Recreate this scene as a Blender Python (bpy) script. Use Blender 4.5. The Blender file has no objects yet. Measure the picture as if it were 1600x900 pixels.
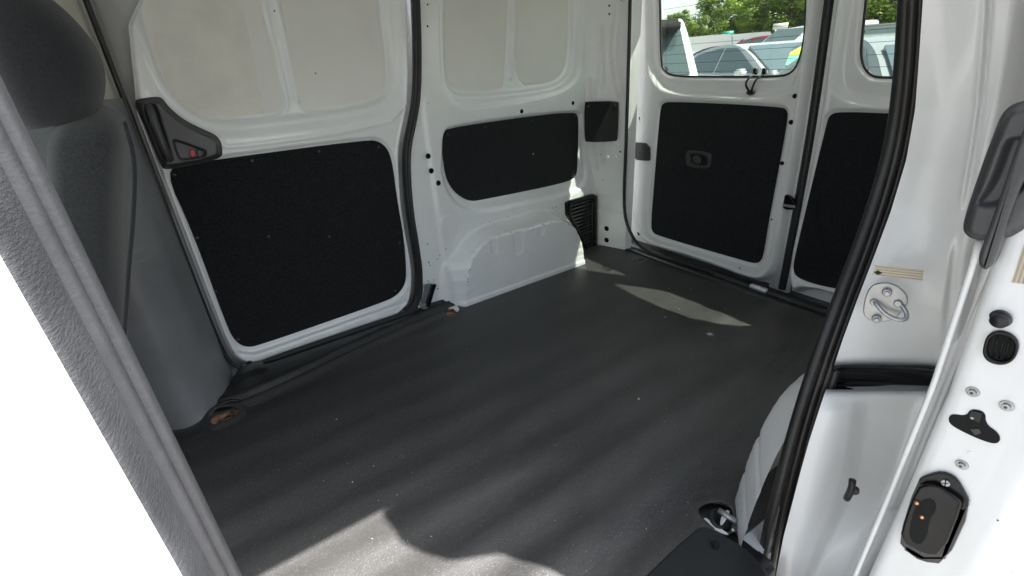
import bpy, bmesh, math, random
import numpy as np
from mathutils import Vector, Matrix

random.seed(7); rng = np.random.default_rng(11)
S = bpy.context.scene
C = S.collection

# ------------------------------------------------------------------ camera
FPX, CAMZ = 740.0, 0.90
def _rot(yaw, pit, rol):
    cy, sy, cp, sp = math.cos(yaw), math.sin(yaw), math.cos(pit), math.sin(pit)
    f = np.array([sy*cp, cy*cp, -sp]); r = np.array([cy, -sy, 0.]); d = np.cross(f, r)
    c, s = math.cos(rol), math.sin(rol)
    return np.array([c*r+s*d, -s*r+c*d, f])
CM = _rot(math.radians(32.5), math.radians(25.5), math.radians(4.05))
CAM = np.array([0, 0, CAMZ])
cd = bpy.data.cameras.new('camera'); cam = bpy.data.objects.new('camera', cd); C.objects.link(cam)
m = Matrix(((CM[0][0], -CM[1][0], -CM[2][0], 0), (CM[0][1], -CM[1][1], -CM[2][1], 0),
            (CM[0][2], -CM[1][2], -CM[2][2], CAMZ), (0, 0, 0, 1)))
cam.matrix_world = m
cd.sensor_width = 36; cd.lens = 36*FPX/1600; cd.clip_start = 0.01; cd.clip_end = 2000
S.camera = cam

# ------------------------------------------------------------------ light
SUNV = Vector((0.39, -0.52, 1.0)).normalized()
W = bpy.data.worlds.new('World'); S.world = W; W.use_nodes = True
nt = W.node_tree; nt.nodes.clear()
sky = nt.nodes.new('ShaderNodeTexSky'); sky.sky_type = 'NISHITA'; sky.sun_disc = False
sky.sun_elevation = math.asin(SUNV.z); sky.sun_rotation = math.atan2(SUNV.x, SUNV.y)
sky.air_density = 1.0; sky.dust_density = 1.6; sky.ozone_density = 1.0
bg = nt.nodes.new('ShaderNodeBackground'); bg.inputs[1].default_value = 0.15
wo = nt.nodes.new('ShaderNodeOutputWorld')
bw = nt.nodes.new('ShaderNodeRGBToBW'); cm = nt.nodes.new('ShaderNodeMix'); cm.data_type = 'RGBA'; cm.blend_type = 'MIX'
hz_ = nt.nodes.new('ShaderNodeMix'); hz_.data_type = 'RGBA'; hz_.blend_type = 'MULTIPLY'; hz_.inputs[0].default_value = 1; hz_.inputs[7].default_value = (1.02, 1.05, 1.08, 1)
nt.links.new(sky.outputs[0], bw.inputs[0]); nt.links.new(bw.outputs[0], hz_.inputs[6])
nt.links.new(sky.outputs[0], cm.inputs[6]); nt.links.new(hz_.outputs[2], cm.inputs[7])
tcw = nt.nodes.new('ShaderNodeTexCoord'); cn = nt.nodes.new('ShaderNodeTexNoise'); cn.inputs['Scale'].default_value = 2.2; cn.inputs['Detail'].default_value = 6
nt.links.new(tcw.outputs['Generated'], cn.inputs['Vector'])
cr = nt.nodes.new('ShaderNodeMapRange'); cr.inputs[1].default_value = .35; cr.inputs[2].default_value = .65; cr.inputs[3].default_value = .25; cr.inputs[4].default_value = .80
nt.links.new(cn.outputs[0], cr.inputs[0]); nt.links.new(cr.outputs[0], cm.inputs[0])
nt.links.new(cm.outputs[2], bg.inputs[0]); nt.links.new(bg.outputs[0], wo.inputs[0])
sl = bpy.data.lights.new('sun', 'SUN'); sl.energy = 5.0; sl.angle = math.radians(0.7); sl.color = (1, .975, .945)
so = bpy.data.objects.new('sun', sl); C.objects.link(so)
so.rotation_euler = SUNV.to_track_quat('Z', 'Y').to_euler()
S.view_settings.view_transform = 'Standard'; S.view_settings.look = 'None'
S.view_settings.exposure = 1.58; S.view_settings.gamma = 1.0; S.view_settings.use_curve_mapping = False
S.render.engine = 'CYCLES'
S.cycles.use_denoising = True
S.cycles.max_bounces = 14; S.cycles.diffuse_bounces = 10; S.cycles.glossy_bounces = 4
S.cycles.transparent_max_bounces = 12; S.cycles.sample_clamp_indirect = 6.0
S.cycles.caustics_reflective = False; S.cycles.caustics_refractive = False

# ------------------------------------------------------------------ materials
MATS = {}
def mat(name, col, rough=.5, metal=0., coat=0., spec=.5, noise=None, bump=None, sheen=0, spots=None, alpha=None):
    """noise=(scale, amount[, colour2]); bump=(scale, distance[, stretch xyz]); spots=(scale, threshold, colour)"""
    M = bpy.data.materials.new(name); M.use_nodes = True; n = M.node_tree.nodes; L = M.node_tree.links
    b = n['Principled BSDF']; b.inputs['Base Color'].default_value = (*col, 1)
    b.inputs['Roughness'].default_value = rough; b.inputs['Metallic'].default_value = metal
    b.inputs['Coat Weight'].default_value = coat; b.inputs['Coat Roughness'].default_value = .12
    b.inputs['Specular IOR Level'].default_value = spec
    if sheen: b.inputs['Sheen Weight'].default_value = sheen; b.inputs['Sheen Roughness'].default_value = .6
    tc = n.new('ShaderNodeTexCoord')
    def noi(sc, det=4, st=None, rgh=.6):
        t = n.new('ShaderNodeTexNoise'); t.inputs['Scale'].default_value = sc; t.inputs['Detail'].default_value = det
        t.inputs['Roughness'].default_value = rgh
        mp = n.new('ShaderNodeMapping'); L.new(tc.outputs['Object'], mp.inputs[0])
        if st: mp.inputs['Scale'].default_value = st
        L.new(mp.outputs[0], t.inputs['Vector']); return t
    src = None
    if noise:
        t = noi(noise[0], 5); r = n.new('ShaderNodeValToRGB')
        a = noise[1]; c2 = noise[2] if len(noise) > 2 else tuple(c*(1-a) for c in col)
        r.color_ramp.elements[0].position = .35; r.color_ramp.elements[0].color = (*c2, 1)
        r.color_ramp.elements[1].position = .65; r.color_ramp.elements[1].color = (*col, 1)
        L.new(t.outputs[0], r.inputs[0]); src = r.outputs[0]; L.new(src, b.inputs['Base Color'])
        mr = n.new('ShaderNodeMapRange'); mr.inputs[3].default_value = rough*1.15; mr.inputs[4].default_value = rough*.85
        L.new(t.outputs[0], mr.inputs[0]); L.new(mr.outputs[0], b.inputs['Roughness'])
    if spots:
        for (sc, th, sc_col) in (spots if isinstance(spots, list) else [spots]):
            t = noi(sc, 2); r = n.new('ShaderNodeValToRGB'); r.color_ramp.elements[0].position = th
            r.color_ramp.elements[1].position = min(1, th+.02)
            L.new(t.outputs[0], r.inputs[0])
            mx = n.new('ShaderNodeMix'); mx.data_type = 'RGBA'
            if src: L.new(src, mx.inputs[6])
            else: mx.inputs[6].default_value = (*col, 1)
            mx.inputs[7].default_value = (*sc_col, 1); L.new(r.outputs[0], mx.inputs[0])
            src = mx.outputs[2]
        L.new(src, b.inputs['Base Color'])
    if bump:
        prev = None
        for bp in (bump if isinstance(bump, list) else [bump]):
            t = noi(bp[0], 4, bp[2] if len(bp) > 2 else None)
            bn = n.new('ShaderNodeBump'); bn.inputs['Distance'].default_value = bp[1]; bn.inputs['Strength'].default_value = 1
            L.new(t.outputs[0], bn.inputs['Height'])
            if prev: L.new(prev, bn.inputs['Normal'])
            prev = bn.outputs[0]
        L.new(prev, b.inputs['Normal'])
    MATS[name] = M; return M
PAINT = mat('white_paint', (.80, .80, .79), .32, coat=.5, noise=(3, .05), bump=[(9, .0012), (160, .00012)])
PAINT_IN = mat('white_paint_inner', (.85, .855, .85), .36, coat=.7, noise=(5, .07),
               bump=[(7, .002), (140, .0002)], spots=[(70, .80, (.30, .28, .26))])
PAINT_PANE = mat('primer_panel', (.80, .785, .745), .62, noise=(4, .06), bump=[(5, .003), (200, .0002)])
BEIGEP = mat('pale_beige_pane', (.80, .765, .70), .7, noise=(9, .10, (.70, .68, .635)), bump=[(5, .003), (200, .0002)])  # lighter, warmer beige with random blotches
PAINT_WORN = mat('white_paint_worn', (.84, .84, .83), .38, coat=.3, noise=(6, .06), bump=[(12, .003), (90, .0004)],
                 spots=[(45, .745, (.12, .10, .09)), (110, .77, (.22, .2, .19))])
CARPET = mat('black_carpet', (.018, .019, .022), 1., spec=.15, noise=(230, .80), bump=[(500, .003)], sheen=.10,
             spots=(420, .77, (.08, .08, .08)))
FABRIC = mat('seat_fabric', (.040, .042, .047), .95, spec=.2, noise=(230, .55), bump=[(500, .001)], sheen=.3)
FABRIC_D = mat('headrest_fabric', (.024, .025, .031), .95, spec=.2, noise=(200, .3), bump=[(600, .0006)], sheen=.2)
COVER = mat('cover_black', (.009, .009, .010), .7, spec=.3, noise=(12, .2), bump=(600, .0003))
RUBBER = mat('black_rubber', (.014, .014, .015), .42, noise=(30, .3), bump=(80, .0004))
RUBBER_B = mat('seal_rubber', (.020, .018, .017), .38, noise=(20, .3), bump=(60, .0004, (1, 1, .2)))
SILLP = mat('sill_plastic', (.020, .022, .025), .36, noise=(14, .3), bump=[(400, .0003), (20, .002)],
            spots=(260, .75, (.10, .09, .085)))
GREYP = mat('grey_trim_plastic', (.20, .205, .215), .42, noise=(4, .22), bump=[(500, .0003), (5, .004)])
DGREYP = mat('dark_grey_plastic', (.045, .046, .049), .42, noise=(12, .1), bump=(600, .0003))
HANDLEP = mat('handle_plastic', (.055, .055, .058), .36, noise=(12, .1), bump=(600, .0002))
BEIGE = mat('beige_trim', (.52, .49, .44), .7, noise=(5, .06), bump=(400, .0003))
BLACKP = mat('gloss_black_plastic', (.006, .006, .007), .26, spec=.3, noise=(20, .3))
VSLAT = mat('vent_slat_plastic', (.035, .036, .038), .45)
HOLE = mat('hole_dark', (.004, .004, .004), .9)
STEEL = mat('zinc_steel', (.47, .475, .48), .36, metal=.75, noise=(30, .25), bump=(90, .0004))
COPPER = mat('copper_contact', (.75, .36, .2), .3, metal=1.)
RUST = mat('rusty_metal', (.78, .42, .26), .8, noise=(55, .5, (.06, .035, .03)), bump=(120, .002), spots=(40, .62, (.03, .02, .02)))
RUSTD = mat('chip_brown', (.16, .12, .09), .8)
CHIP = mat('white_chip', (.8, .78, .72), .6)
RED = mat('red_lock_mark', (.6, .03, .02), .4)
CREAM = mat('rub_strip_cream', (.60, .55, .45), .6)
BEIGEL = mat('rub_strip_line', (.42, .35, .25), .6)

def mat_floor():
    M = mat('floor_mat_rubber', (.021, .0215, .0225), .47, spec=.5)
    n = M.node_tree.nodes; L = M.node_tree.links; b = n['Principled BSDF']; tc = n.new('ShaderNodeTexCoord')
    def noi(sc, det, st=(1, 1, 1), dist=0):
        mp = n.new('ShaderNodeMapping'); mp.inputs['Scale'].default_value = st; L.new(tc.outputs['Object'], mp.inputs[0])
        t = n.new('ShaderNodeTexNoise'); t.inputs['Scale'].default_value = sc; t.inputs['Detail'].default_value = det
        t.inputs['Distortion'].default_value = dist; t.inputs['Roughness'].default_value = .65
        L.new(mp.outputs[0], t.inputs['Vector']); return t
    def ramp(t, a, bb, c0, c1):
        r = n.new('ShaderNodeValToRGB'); r.color_ramp.elements[0].position = a; r.color_ramp.elements[1].position = bb
        r.color_ramp.elements[0].color = c0; r.color_ramp.elements[1].color = c1; L.new(t.outputs[0], r.inputs[0]); return r
    def mix(f, a, bcol):
        x = n.new('ShaderNodeMix'); x.data_type = 'RGBA'; L.new(f, x.inputs[0])
        if isinstance(a, tuple): x.inputs[6].default_value = a
        else: L.new(a, x.inputs[6])
        x.inputs[7].default_value = bcol; return x.outputs[2]
    W0, W1 = (0, 0, 0, 1), (1, 1, 1, 1)
    base = (.031, .0315, .033, 1)
    # pale dust in broad smears, heavier near the door to brighten its sunlit patch
    gr = n.new('ShaderNodeSeparateXYZ'); L.new(tc.outputs['Object'], gr.inputs[0])
    mr = n.new('ShaderNodeMapRange'); mr.inputs[1].default_value = 1.25; mr.inputs[2].default_value = .45
    mr.inputs[3].default_value = .15; mr.inputs[4].default_value = 1.; L.new(gr.outputs[1], mr.inputs[0])
    d1 = ramp(noi(2.4, 8, (.6, 1.6, 1), .4), .28, .88, W0, W1)
    mu = n.new('ShaderNodeMath'); mu.operation = 'MULTIPLY'; L.new(d1.outputs[0], mu.inputs[0]); L.new(mr.outputs[0], mu.inputs[1])
    m2 = n.new('ShaderNodeMath'); m2.operation = 'MULTIPLY'; L.new(mu.outputs[0], m2.inputs[0]); m2.inputs[1].default_value = .75
    c = mix(m2.outputs[0], base, (.27, .255, .24, 1))
    d2 = ramp(noi(330, 2), .56, .72, W0, (.6, .6, .6, 1)); c = mix(d2.outputs[0], c, (.24, .23, .22, 1))
    d3 = ramp(noi(55, 3, (.25, 1, 1)), .66, .74, W0, (.35, .35, .35, 1)); c = mix(d3.outputs[0], c, (.11, .10, .095, 1))
    d4 = ramp(noi(150, 1), .80, .815, W0, W1); c = mix(d4.outputs[0], c, (.45, .43, .4, 1))
    L.new(c, b.inputs['Base Color'])
    rr = n.new('ShaderNodeMapRange'); L.new(noi(5, 5).outputs[0], rr.inputs[0]); rr.inputs[3].default_value = .30; rr.inputs[4].default_value = .52
    L.new(rr.outputs[0], b.inputs['Roughness'])
    b1 = n.new('ShaderNodeBump'); b1.inputs['Distance'].default_value = .0016; L.new(noi(420, 2).outputs[0], b1.inputs['Height'])
    b2 = n.new('ShaderNodeBump'); b2.inputs['Distance'].default_value = .0028; L.new(noi(9, 4, (.5, 1, 1)).outputs[0], b2.inputs['Height'])
    L.new(b1.outputs[0], b2.inputs['Normal']); L.new(b2.outputs[0], b.inputs['Normal'])
    return M
MATF = mat_floor()

def mat_brush():
    M = mat('rough_grey_trim', (.072, .074, .080), .36, noise=(26, .35), bump=[(420, .0009, (.5, .5, 1.4)), (1300, .0004, (.7, .7, 1.6))])
    return M
BRUSH = mat_brush()
LIPM = mat('seal_grey', (.042, .043, .047), .45, noise=(60, .25), bump=[(300, .0003)])

def glass(name, tint, ior=1.5):
    M = bpy.data.materials.new(name); M.use_nodes = True; n = M.node_tree.nodes; n.clear(); L = M.node_tree.links
    o = n.new('ShaderNodeOutputMaterial'); mx = n.new('ShaderNodeMixShader'); t = n.new('ShaderNodeBsdfTransparent')
    g = n.new('ShaderNodeBsdfGlossy'); g.inputs['Roughness'].default_value = .01; fr = n.new('ShaderNodeFresnel'); fr.inputs[0].default_value = ior
    ge = n.new('ShaderNodeNewGeometry'); mr = n.new('ShaderNodeMapRange'); mr.inputs[3].default_value = ior; mr.inputs[4].default_value = 1/ior
    L.new(ge.outputs['Backfacing'], mr.inputs[0]); L.new(mr.outputs[0], fr.inputs[0])
    t.inputs[0].default_value = (*tint, 1); L.new(fr.outputs[0], mx.inputs[0]); L.new(t.outputs[0], mx.inputs[1]); L.new(g.outputs[0], mx.inputs[2])
    L.new(mx.outputs[0], o.inputs[0]); return M
GLASS = glass('tinted_glass', (.78, .83, .76))
CARGLASS = mat('car_glass', (.07, .10, .11), .06, coat=.6, spec=.9)

# ------------------------------------------------------------------ geometry helpers
def link(name, me, m, parent=None):
    o = bpy.data.objects.new(name, me); C.objects.link(o)
    if m: me.materials.append(m)
    if parent: o.parent = parent
    return o
def mesh(name, v, f, m, parent=None, smooth=True):
    me = bpy.data.meshes.new(name); me.from_pydata([tuple(map(float, p)) for p in v], [], [tuple(map(int, q)) for q in f]); me.update()
    if smooth: me.polygons.foreach_set('use_smooth', [True]*len(me.polygons))
    return link(name, me, m, parent)
def empty(name, loc=(0, 0, 0), parent=None):
    o = bpy.data.objects.new(name, None); C.objects.link(o); o.location = loc
    if parent: o.parent = parent
    return o
def tag(o, label=None, cat=None, group=None, kind=None):
    if label: o['label'] = label
    if cat: o['category'] = cat
    if group: o['group'] = group
    if kind: o['kind'] = kind
    return o
def ray(px, py): return CM.T @ np.array([px-800., py-450., FPX])

class Plane:
    def __init__(s, org, U, V=(0, 0, 1)):
        s.o = np.array(org, float); s.U = np.array(U, float); s.U /= np.linalg.norm(s.U)
        s.V = np.array(V, float); s.N = np.cross(s.U, s.V)
    def uv(s, px, py):
        d = ray(px, py); t = ((s.o-CAM) @ s.N)/(d @ s.N); p = CAM+d*t-s.o
        return (float(p @ s.U), float(p @ s.V))
    def uvs(s, pts): return [s.uv(*p) for p in pts]
    def P(s, u, v, d=0.): return s.o+s.U*u+s.V*v+s.N*d

def chaikin(P, it=3, closed=True):
    P = np.array(P, float)
    for _ in range(it):
        Q = np.roll(P, -1, 0) if closed else P[1:]
        A = P if closed else P[:-1]
        n = np.empty((2*len(A), P.shape[1])); n[0::2] = .75*A+.25*Q; n[1::2] = .25*A+.75*Q
        P = n if closed else np.vstack([P[:1], n, P[-1:]])
    return P
def psdf(U, V, poly):
    sh = U.shape; X = np.stack([U.ravel(), V.ravel()], 1); poly = np.array(poly, float)
    d = np.full(len(X), 1e9); ins = np.zeros(len(X), bool)
    for i in range(len(poly)):
        a, b = poly[i], poly[(i+1) % len(poly)]; e = b-a; L = e @ e
        if L < 1e-14: continue
        w = X-a; t = np.clip((w @ e)/L, 0, 1); q = w-t[:, None]*e; d = np.minimum(d, (q*q).sum(1))
        c = (a[1] <= X[:, 1]) != (b[1] <= X[:, 1])
        with np.errstate(divide='ignore', invalid='ignore'):
            xi = a[0]+(X[:, 1]-a[1])/(b[1]-a[1])*e[0]
        ins ^= c & (X[:, 0] < xi)
    d = np.sqrt(d); d[ins] *= -1
    return d.reshape(sh)
def ldist(U, V, pts):
    """distance to an open polyline"""
    X = np.stack([U.ravel(), V.ravel()], 1); d = np.full(len(X), 1e9)
    for a, b in zip(pts[:-1], pts[1:]):
        a = np.array(a); b = np.array(b); e = b-a; L = e @ e+1e-12
        w = X-a; t = np.clip((w @ e)/L, 0, 1); q = w-t[:, None]*e; d = np.minimum(d, (q*q).sum(1))
    return np.sqrt(d).reshape(U.shape)
def sst(x): x = np.clip(x, 0, 1); return x*x*(3-2*x)
def inside(s, w): return sst(-s/w)           # 1 well inside, 0 at the outline
def ridge(d, w): return np.exp(-(d/w)**2)
def rr(U, V, cx, cy, hx, hy, r):
    a = np.abs(U-cx)-hx+r; b = np.abs(V-cy)-hy+r
    return np.hypot(np.maximum(a, 0), np.maximum(b, 0))+np.minimum(np.maximum(a, b), 0)-r

def sheet(name, m, parent, pl, u0, u1, v0, v1, step, depth=None, mask=None, pos=None):
    nu = int(round((u1-u0)/step))+1; nv = int(round((v1-v0)/step))+1
    U, V = np.meshgrid(np.linspace(u0, u1, nu), np.linspace(v0, v1, nv))
    keep = np.ones((nv-1, nu-1), bool)
    if mask is not None:
        s = mask(U, V); e = step*.25
        inn = s <= 0
        keep = inn[:-1, :-1] | inn[1:, :-1] | inn[:-1, 1:] | inn[1:, 1:]
        for _ in range(2):
            s = mask(U, V); out = (s > 0) & (s < step*2.2)
            gx = (mask(U+e, V)-mask(U-e, V))/(2*e); gy = (mask(U, V+e)-mask(U, V-e))/(2*e)
            g = np.sqrt(gx*gx+gy*gy)+1e-6
            U = np.where(out, U-s*gx/g/g, U); V = np.where(out, V-s*gy/g/g, V)
    D = depth(U, V) if depth else np.zeros_like(U)
    if pos is not None: P = pos(U, V, D)
    else: P = pl.o+U[..., None]*pl.U+V[..., None]*pl.V+D[..., None]*pl.N
    P = P.reshape(-1, 3)
    idx = np.arange(nu*nv).reshape(nv, nu)
    q = np.stack([idx[:-1, :-1], idx[:-1, 1:], idx[1:, 1:], idx[1:, :-1]], -1)[keep]
    used = np.zeros(nu*nv, bool); used[q.ravel()] = True; rm = np.cumsum(used)-1
    P = P[used]; q = rm[q]
    me = bpy.data.meshes.new(name); me.vertices.add(len(P)); me.vertices.foreach_set('co', P.ravel())
    me.loops.add(q.size); me.loops.foreach_set('vertex_index', q.ravel().astype(np.int32))
    me.polygons.add(len(q)); me.polygons.foreach_set('loop_start', np.arange(0, q.size, 4, dtype=np.int32))
    me.polygons.foreach_set('use_smooth', np.ones(len(q), bool)); me.update(calc_edges=True); me.validate()
    return link(name, me, m, parent)

def plate(name, pl, uv, th, m, parent=None, bev=.002, lift=0., cham=2):
    """outline in plane coordinates -> solid plate with a rounded front edge, th towards the viewer's side"""
    P = np.array(uv, float); n = len(P)
    a2 = np.sum(P[:, 0]*np.roll(P[:, 1], -1)-np.roll(P[:, 0], -1)*P[:, 1])
    if a2 < 0: P = P[::-1]
    t = np.roll(P, -1, 0)-np.roll(P, 1, 0); t /= np.linalg.norm(t, axis=1)[:, None]+1e-9
    nin = np.stack([-t[:, 1], t[:, 0]], 1)
    rings = [(0, 0)]+[(bev*(1-math.cos(a)), th-bev+bev*math.sin(a)) for a in np.linspace(0, math.pi/2, cham+2)]
    v = []; f = []
    for (ins, h) in rings:
        Q = P+nin*ins; v += [pl.P(q[0], q[1], h+lift) for q in Q]
    for k in range(len(rings)-1):
        for i in range(n):
            j = (i+1) % n; f.append((k*n+i, k*n+j, (k+1)*n+j, (k+1)*n+i))
    f.append(tuple(range((len(rings)-1)*n, len(rings)*n))); f.append(tuple(reversed(range(n))))
    o = mesh(name, v, f, m, parent); 
    for p in o.data.polygons[-2:]: p.use_smooth = False
    return o
def circ(cx, cy, r, n=20, ry=None, a0=0): 
    ry = ry or r
    return [(cx+r*math.cos(a0+2*math.pi*i/n), cy+ry*math.sin(a0+2*math.pi*i/n)) for i in range(n)]
def pxplate(name, pl, px, th, m, parent=None, it=2, bev=.002, lift=0.):
    uv = np.array(pl.uvs(px)); 
    if it: uv = chaikin(uv, it)
    return plate(name, pl, uv, th, m, parent, bev, lift)
def plug(name, pl, px, r, m, parent=None, th=.003, lift=0., ry=None):
    u, v = pl.uv(*px); return plate(name, pl, circ(u, v, r, 18, ry), th, m, parent, min(.0015, th*.6), lift)
def tube(name, pts, r, m, parent=None, n=10, closed=False, prof=None, up=None, smooth_it=0):
    P = np.array(pts, float)
    if smooth_it: P = chaikin(P, smooth_it, closed)
    v = []; f = []; N = len(P)
    prevn = None
    for i in range(N):
        if closed: t = P[(i+1) % N]-P[i-1]
        else: t = P[min(i+1, N-1)]-P[max(i-1, 0)]
        t = t/(np.linalg.norm(t)+1e-12)
        ref = np.array(up, float) if up is not None else (prevn if prevn is not None else (np.array([0, 0, 1.]) if abs(t[2]) < .9 else np.array([1., 0, 0])))
        a = ref-t*(ref @ t); a /= np.linalg.norm(a)+1e-12; prevn = a; b = np.cross(t, a)
        if prof is None: pr = [(r*math.cos(2*math.pi*k/n), r*math.sin(2*math.pi*k/n)) for k in range(n)]
        else: pr = prof
        v += [P[i]+a*x+b*y for x, y in pr]
    k = len(v)//N
    for i in range(N if closed else N-1):
        j = (i+1) % N
        for q in range(k): f.append((i*k+q, i*k+(q+1) % k, j*k+(q+1) % k, j*k+q))
    if not closed: f.append(tuple(reversed(range(k)))); f.append(tuple(range((N-1)*k, N*k)))
    return mesh(name, v, f, m, parent)
def box(name, lo, hi, m, parent=None, bev=0.):
    bm = bmesh.new(); bmesh.ops.create_cube(bm, size=1)
    for v in bm.verts:
        v.co = Vector([(lo[i]+hi[i])/2+v.co[i]*(hi[i]-lo[i]) for i in range(3)])
    if bev: bmesh.ops.bevel(bm, geom=bm.edges[:], offset=bev, segments=3, affect='EDGES')
    me = bpy.data.meshes.new(name); bm.to_mesh(me); bm.free()
    if bev: me.polygons.foreach_set('use_smooth', [True]*len(me.polygons))
    return link(name, me, m, parent)
def loft(name, rings, m, parent=None, cap=True, closed=True):
    n = len(rings[0]); v = [p for r in rings for p in r]; f = []
    for i in range(len(rings)-1):
        for j in range(n if closed else n-1):
            k = (j+1) % n; f.append((i*n+j, i*n+k, (i+1)*n+k, (i+1)*n+j))
    if cap and closed: f.append(tuple(reversed(range(n)))); f.append(tuple(range((len(rings)-1)*n, len(rings)*n)))
    return mesh(name, v, f, m, parent)

# ================================================================== THE VAN
van = empty('cargo_van', (.8, .97, -.53))
van['label'] = 'white cargo van seen through its open side door, empty load space with bare metal walls'; van['category'] = 'van'
ORG = (.8, .97, -.53)
def part(o):   # keep world placement under the van's origin
    o.parent = van; o.matrix_parent_inverse = Matrix.Translation(-Vector(ORG)); return o
def vempty(name, loc):
    o = empty(name, (0, 0, 0)); part(o); return o      # world-origin frames keep all child meshes in van-floor coordinates

def z3(x, y): return (x/3+180, y/3)                   # sheets of magnified readings
def za(x, y): return (x/3+640, y/3)
def zb(x, y): return (x/3.333+640, y/3.333+250)
def zc(x, y): return (x/3.333+960, y/3.333)
def zd(x, y): return (x/3+960, y/3+200)

# ---------------------------------------------------------------- far sliding door
DP = Plane((0, 1.66, 0), (1, 0, 0))
door = vempty('sliding_door', (0, 0, 0)); door['label'] = 'closed white sliding door on the far side with black carpet panel'
seal_px = [(642, -60), (645, 0), (648, 83), (647, 150), (641, 187), (632, 227), (631, 267), (636, 330), (645, 380), (652, 430), (649, 470), (632, 487)]
sealR = DP.uvs(seal_px)
dpoly = [(-.078, 1.26), (-.078, .13), (-.068, .055), (-.03, .014), (.0, .006), (.3, .006), (.50, .008)]
dpoly += [(u-.013, v) for u, v in reversed(sealR)] + [(.75, 1.26)]
dpoly_s = chaikin(dpoly, 2)
carpet_px = [z3(228, 800), z3(340, 770), z3(510, 745), z3(1190, 655), z3(1245, 665), z3(1285, 705), z3(1305, 780), (621, 310), (632, 370), (636, 425), (634, 445), (622, 462), (600, 473), (405, 541), (385, 544), (368, 535), (355, 512), (300, 360)]
carpet_uv = chaikin(DP.uvs(carpet_px), 2)
recA = chaikin(DP.uvs([z3(160, -300), z3(95, -170), z3(62, -60), z3(58, 20), z3(78, 90), z3(120, 200), z3(195, 390), z3(290, 505), z3(400, 575), z3(500, 600), z3(700, 585), z3(1100, 535), z3(1250, 500), z3(1310, 440), z3(1318, 300), z3(1292, 50), z3(1270, -300)]), 2)
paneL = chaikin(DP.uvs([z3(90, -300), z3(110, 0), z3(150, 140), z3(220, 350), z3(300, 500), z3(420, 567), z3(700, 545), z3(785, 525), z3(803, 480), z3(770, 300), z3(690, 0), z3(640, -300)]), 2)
paneR = chaikin(DP.uvs([z3(730, -300), z3(785, 0), z3(830, 260), z3(870, 460), z3(890, 512), z3(950, 518), z3(1150, 495), z3(1260, 462), z3(1288, 410), z3(1280, 200), z3(1250, 20), z3(1230, -300)]), 2)
rib1 = DP.uvs([z3(640, -300), z3(705, 0), z3(812, 475)]); rib2 = DP.uvs([z3(690, -300), z3(770, 0), z3(868, 470)]); rib0 = DP.uvs([z3(720, 40), z3(835, 460)])
ledge = DP.uvs([z3(480, 640), z3(520, 690), z3(700, 672), z3(1050, 625), z3(1290, 570), z3(1370, 480)])
groove = DP.uvs([(372, 552), (400, 555), (640, 470), (645, 440)])
def door_depth(U, V):
    sA, sC, sD = psdf(U, V, recA), psdf(U, V, carpet_uv), psdf(U, V, dpoly_s)
    pL, pR = psdf(U, V, paneL), psdf(U, V, paneR)
    D = -.020*inside(sA, .022)
    inA = inside(sA, .02)
    D += -.0045*ridge(pL, .0035)*inA-.0045*ridge(pR, .0035)*inA
    D += .004*ridge(pL-.010, .004)*inA+.004*ridge(pR-.010, .004)*inA
    D += .007*ridge(ldist(U, V, rib1), .006)*inA+.007*ridge(ldist(U, V, rib2), .006)*inA-.004*ridge(ldist(U, V, rib0), .008)*inA
    # step below the blanked window
    dl = ldist(U, V, ledge); D += .004*ridge(dl, .005)
    D += -.012*(1-sst((sA-.002)/.035))*(sA > 0)*1.
    D = np.where(sA > 0, D+.012*0, D+0)
    D += -.012*inside(sA+.0, .001)*0
    D += -.010*inside(sC-.014, .012)
    D += -.022*(1-sst((-sD)/.010))
    D += .003*ridge(-sD-.014, .004)
    D += -.0035*ridge(ldist(U, V, groove), .004)*(sC > .004)
    D += .004*np.exp(-((U-.26)/.02)**2-((V-.03)/.008)**2)+.004*np.exp(-((U-.42)/.02)**2-((V-.035)/.008)**2)
    return D
def fix_depth(U, V):      # continuous across the recess outline
    D = door_depth(U, V); sA = psdf(U, V, recA)
    return np.where(sA > 0, D, D-.012)
sheet('inner_panel', PAINT_IN, door, DP, -.08, .76, .0, 1.26, .0048, fix_depth, lambda U, V: psdf(U, V, dpoly_s))
def repaint(o, pl, poly, m, shrink=0.):
    me = o.data; me.materials.append(m); n = len(me.polygons); c = np.empty(n*3); me.polygons.foreach_get('center', c); c = c.reshape(-1, 3)-pl.o
    u, v = c @ pl.U, c @ pl.V; ins_ = psdf(u, v, poly) < -shrink
    mi = np.empty(n, np.int32); me.polygons.foreach_get('material_index', mi); mi[ins_] = len(me.materials)-1; me.polygons.foreach_set('material_index', mi)
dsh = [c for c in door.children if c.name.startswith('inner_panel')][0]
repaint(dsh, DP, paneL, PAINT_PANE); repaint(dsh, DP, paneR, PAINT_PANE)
bare = DP.uvs([z3(95, -300), z3(118, 0), z3(155, 140), z3(225, 350), z3(300, 492), z3(400, 553), z3(470, 562), z3(710, 540), z3(690, 440), z3(640, 200), z3(600, 0), z3(560, -300)])  # outline of the lighter beige area in the left pane
repaint(dsh, DP, bare, BEIGEP)
plate('carpet_panel', DP, carpet_uv, .006, CARPET, door, .002, -.010)
for px in [z3(277, 820), z3(643, 755), z3(957, 710), z3(1237, 690), (308, 372), (420, 370), (515, 370), (337, 456), (372, 531), (625, 380), (618, 455)]:
    plug('push_pin', DP, px, .0042, DGREYP, door, .003, -.005)
for px in [(390, 567)]: plug('stop_button', DP, px, .010, RUBBER, door, .012, 0)
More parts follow.
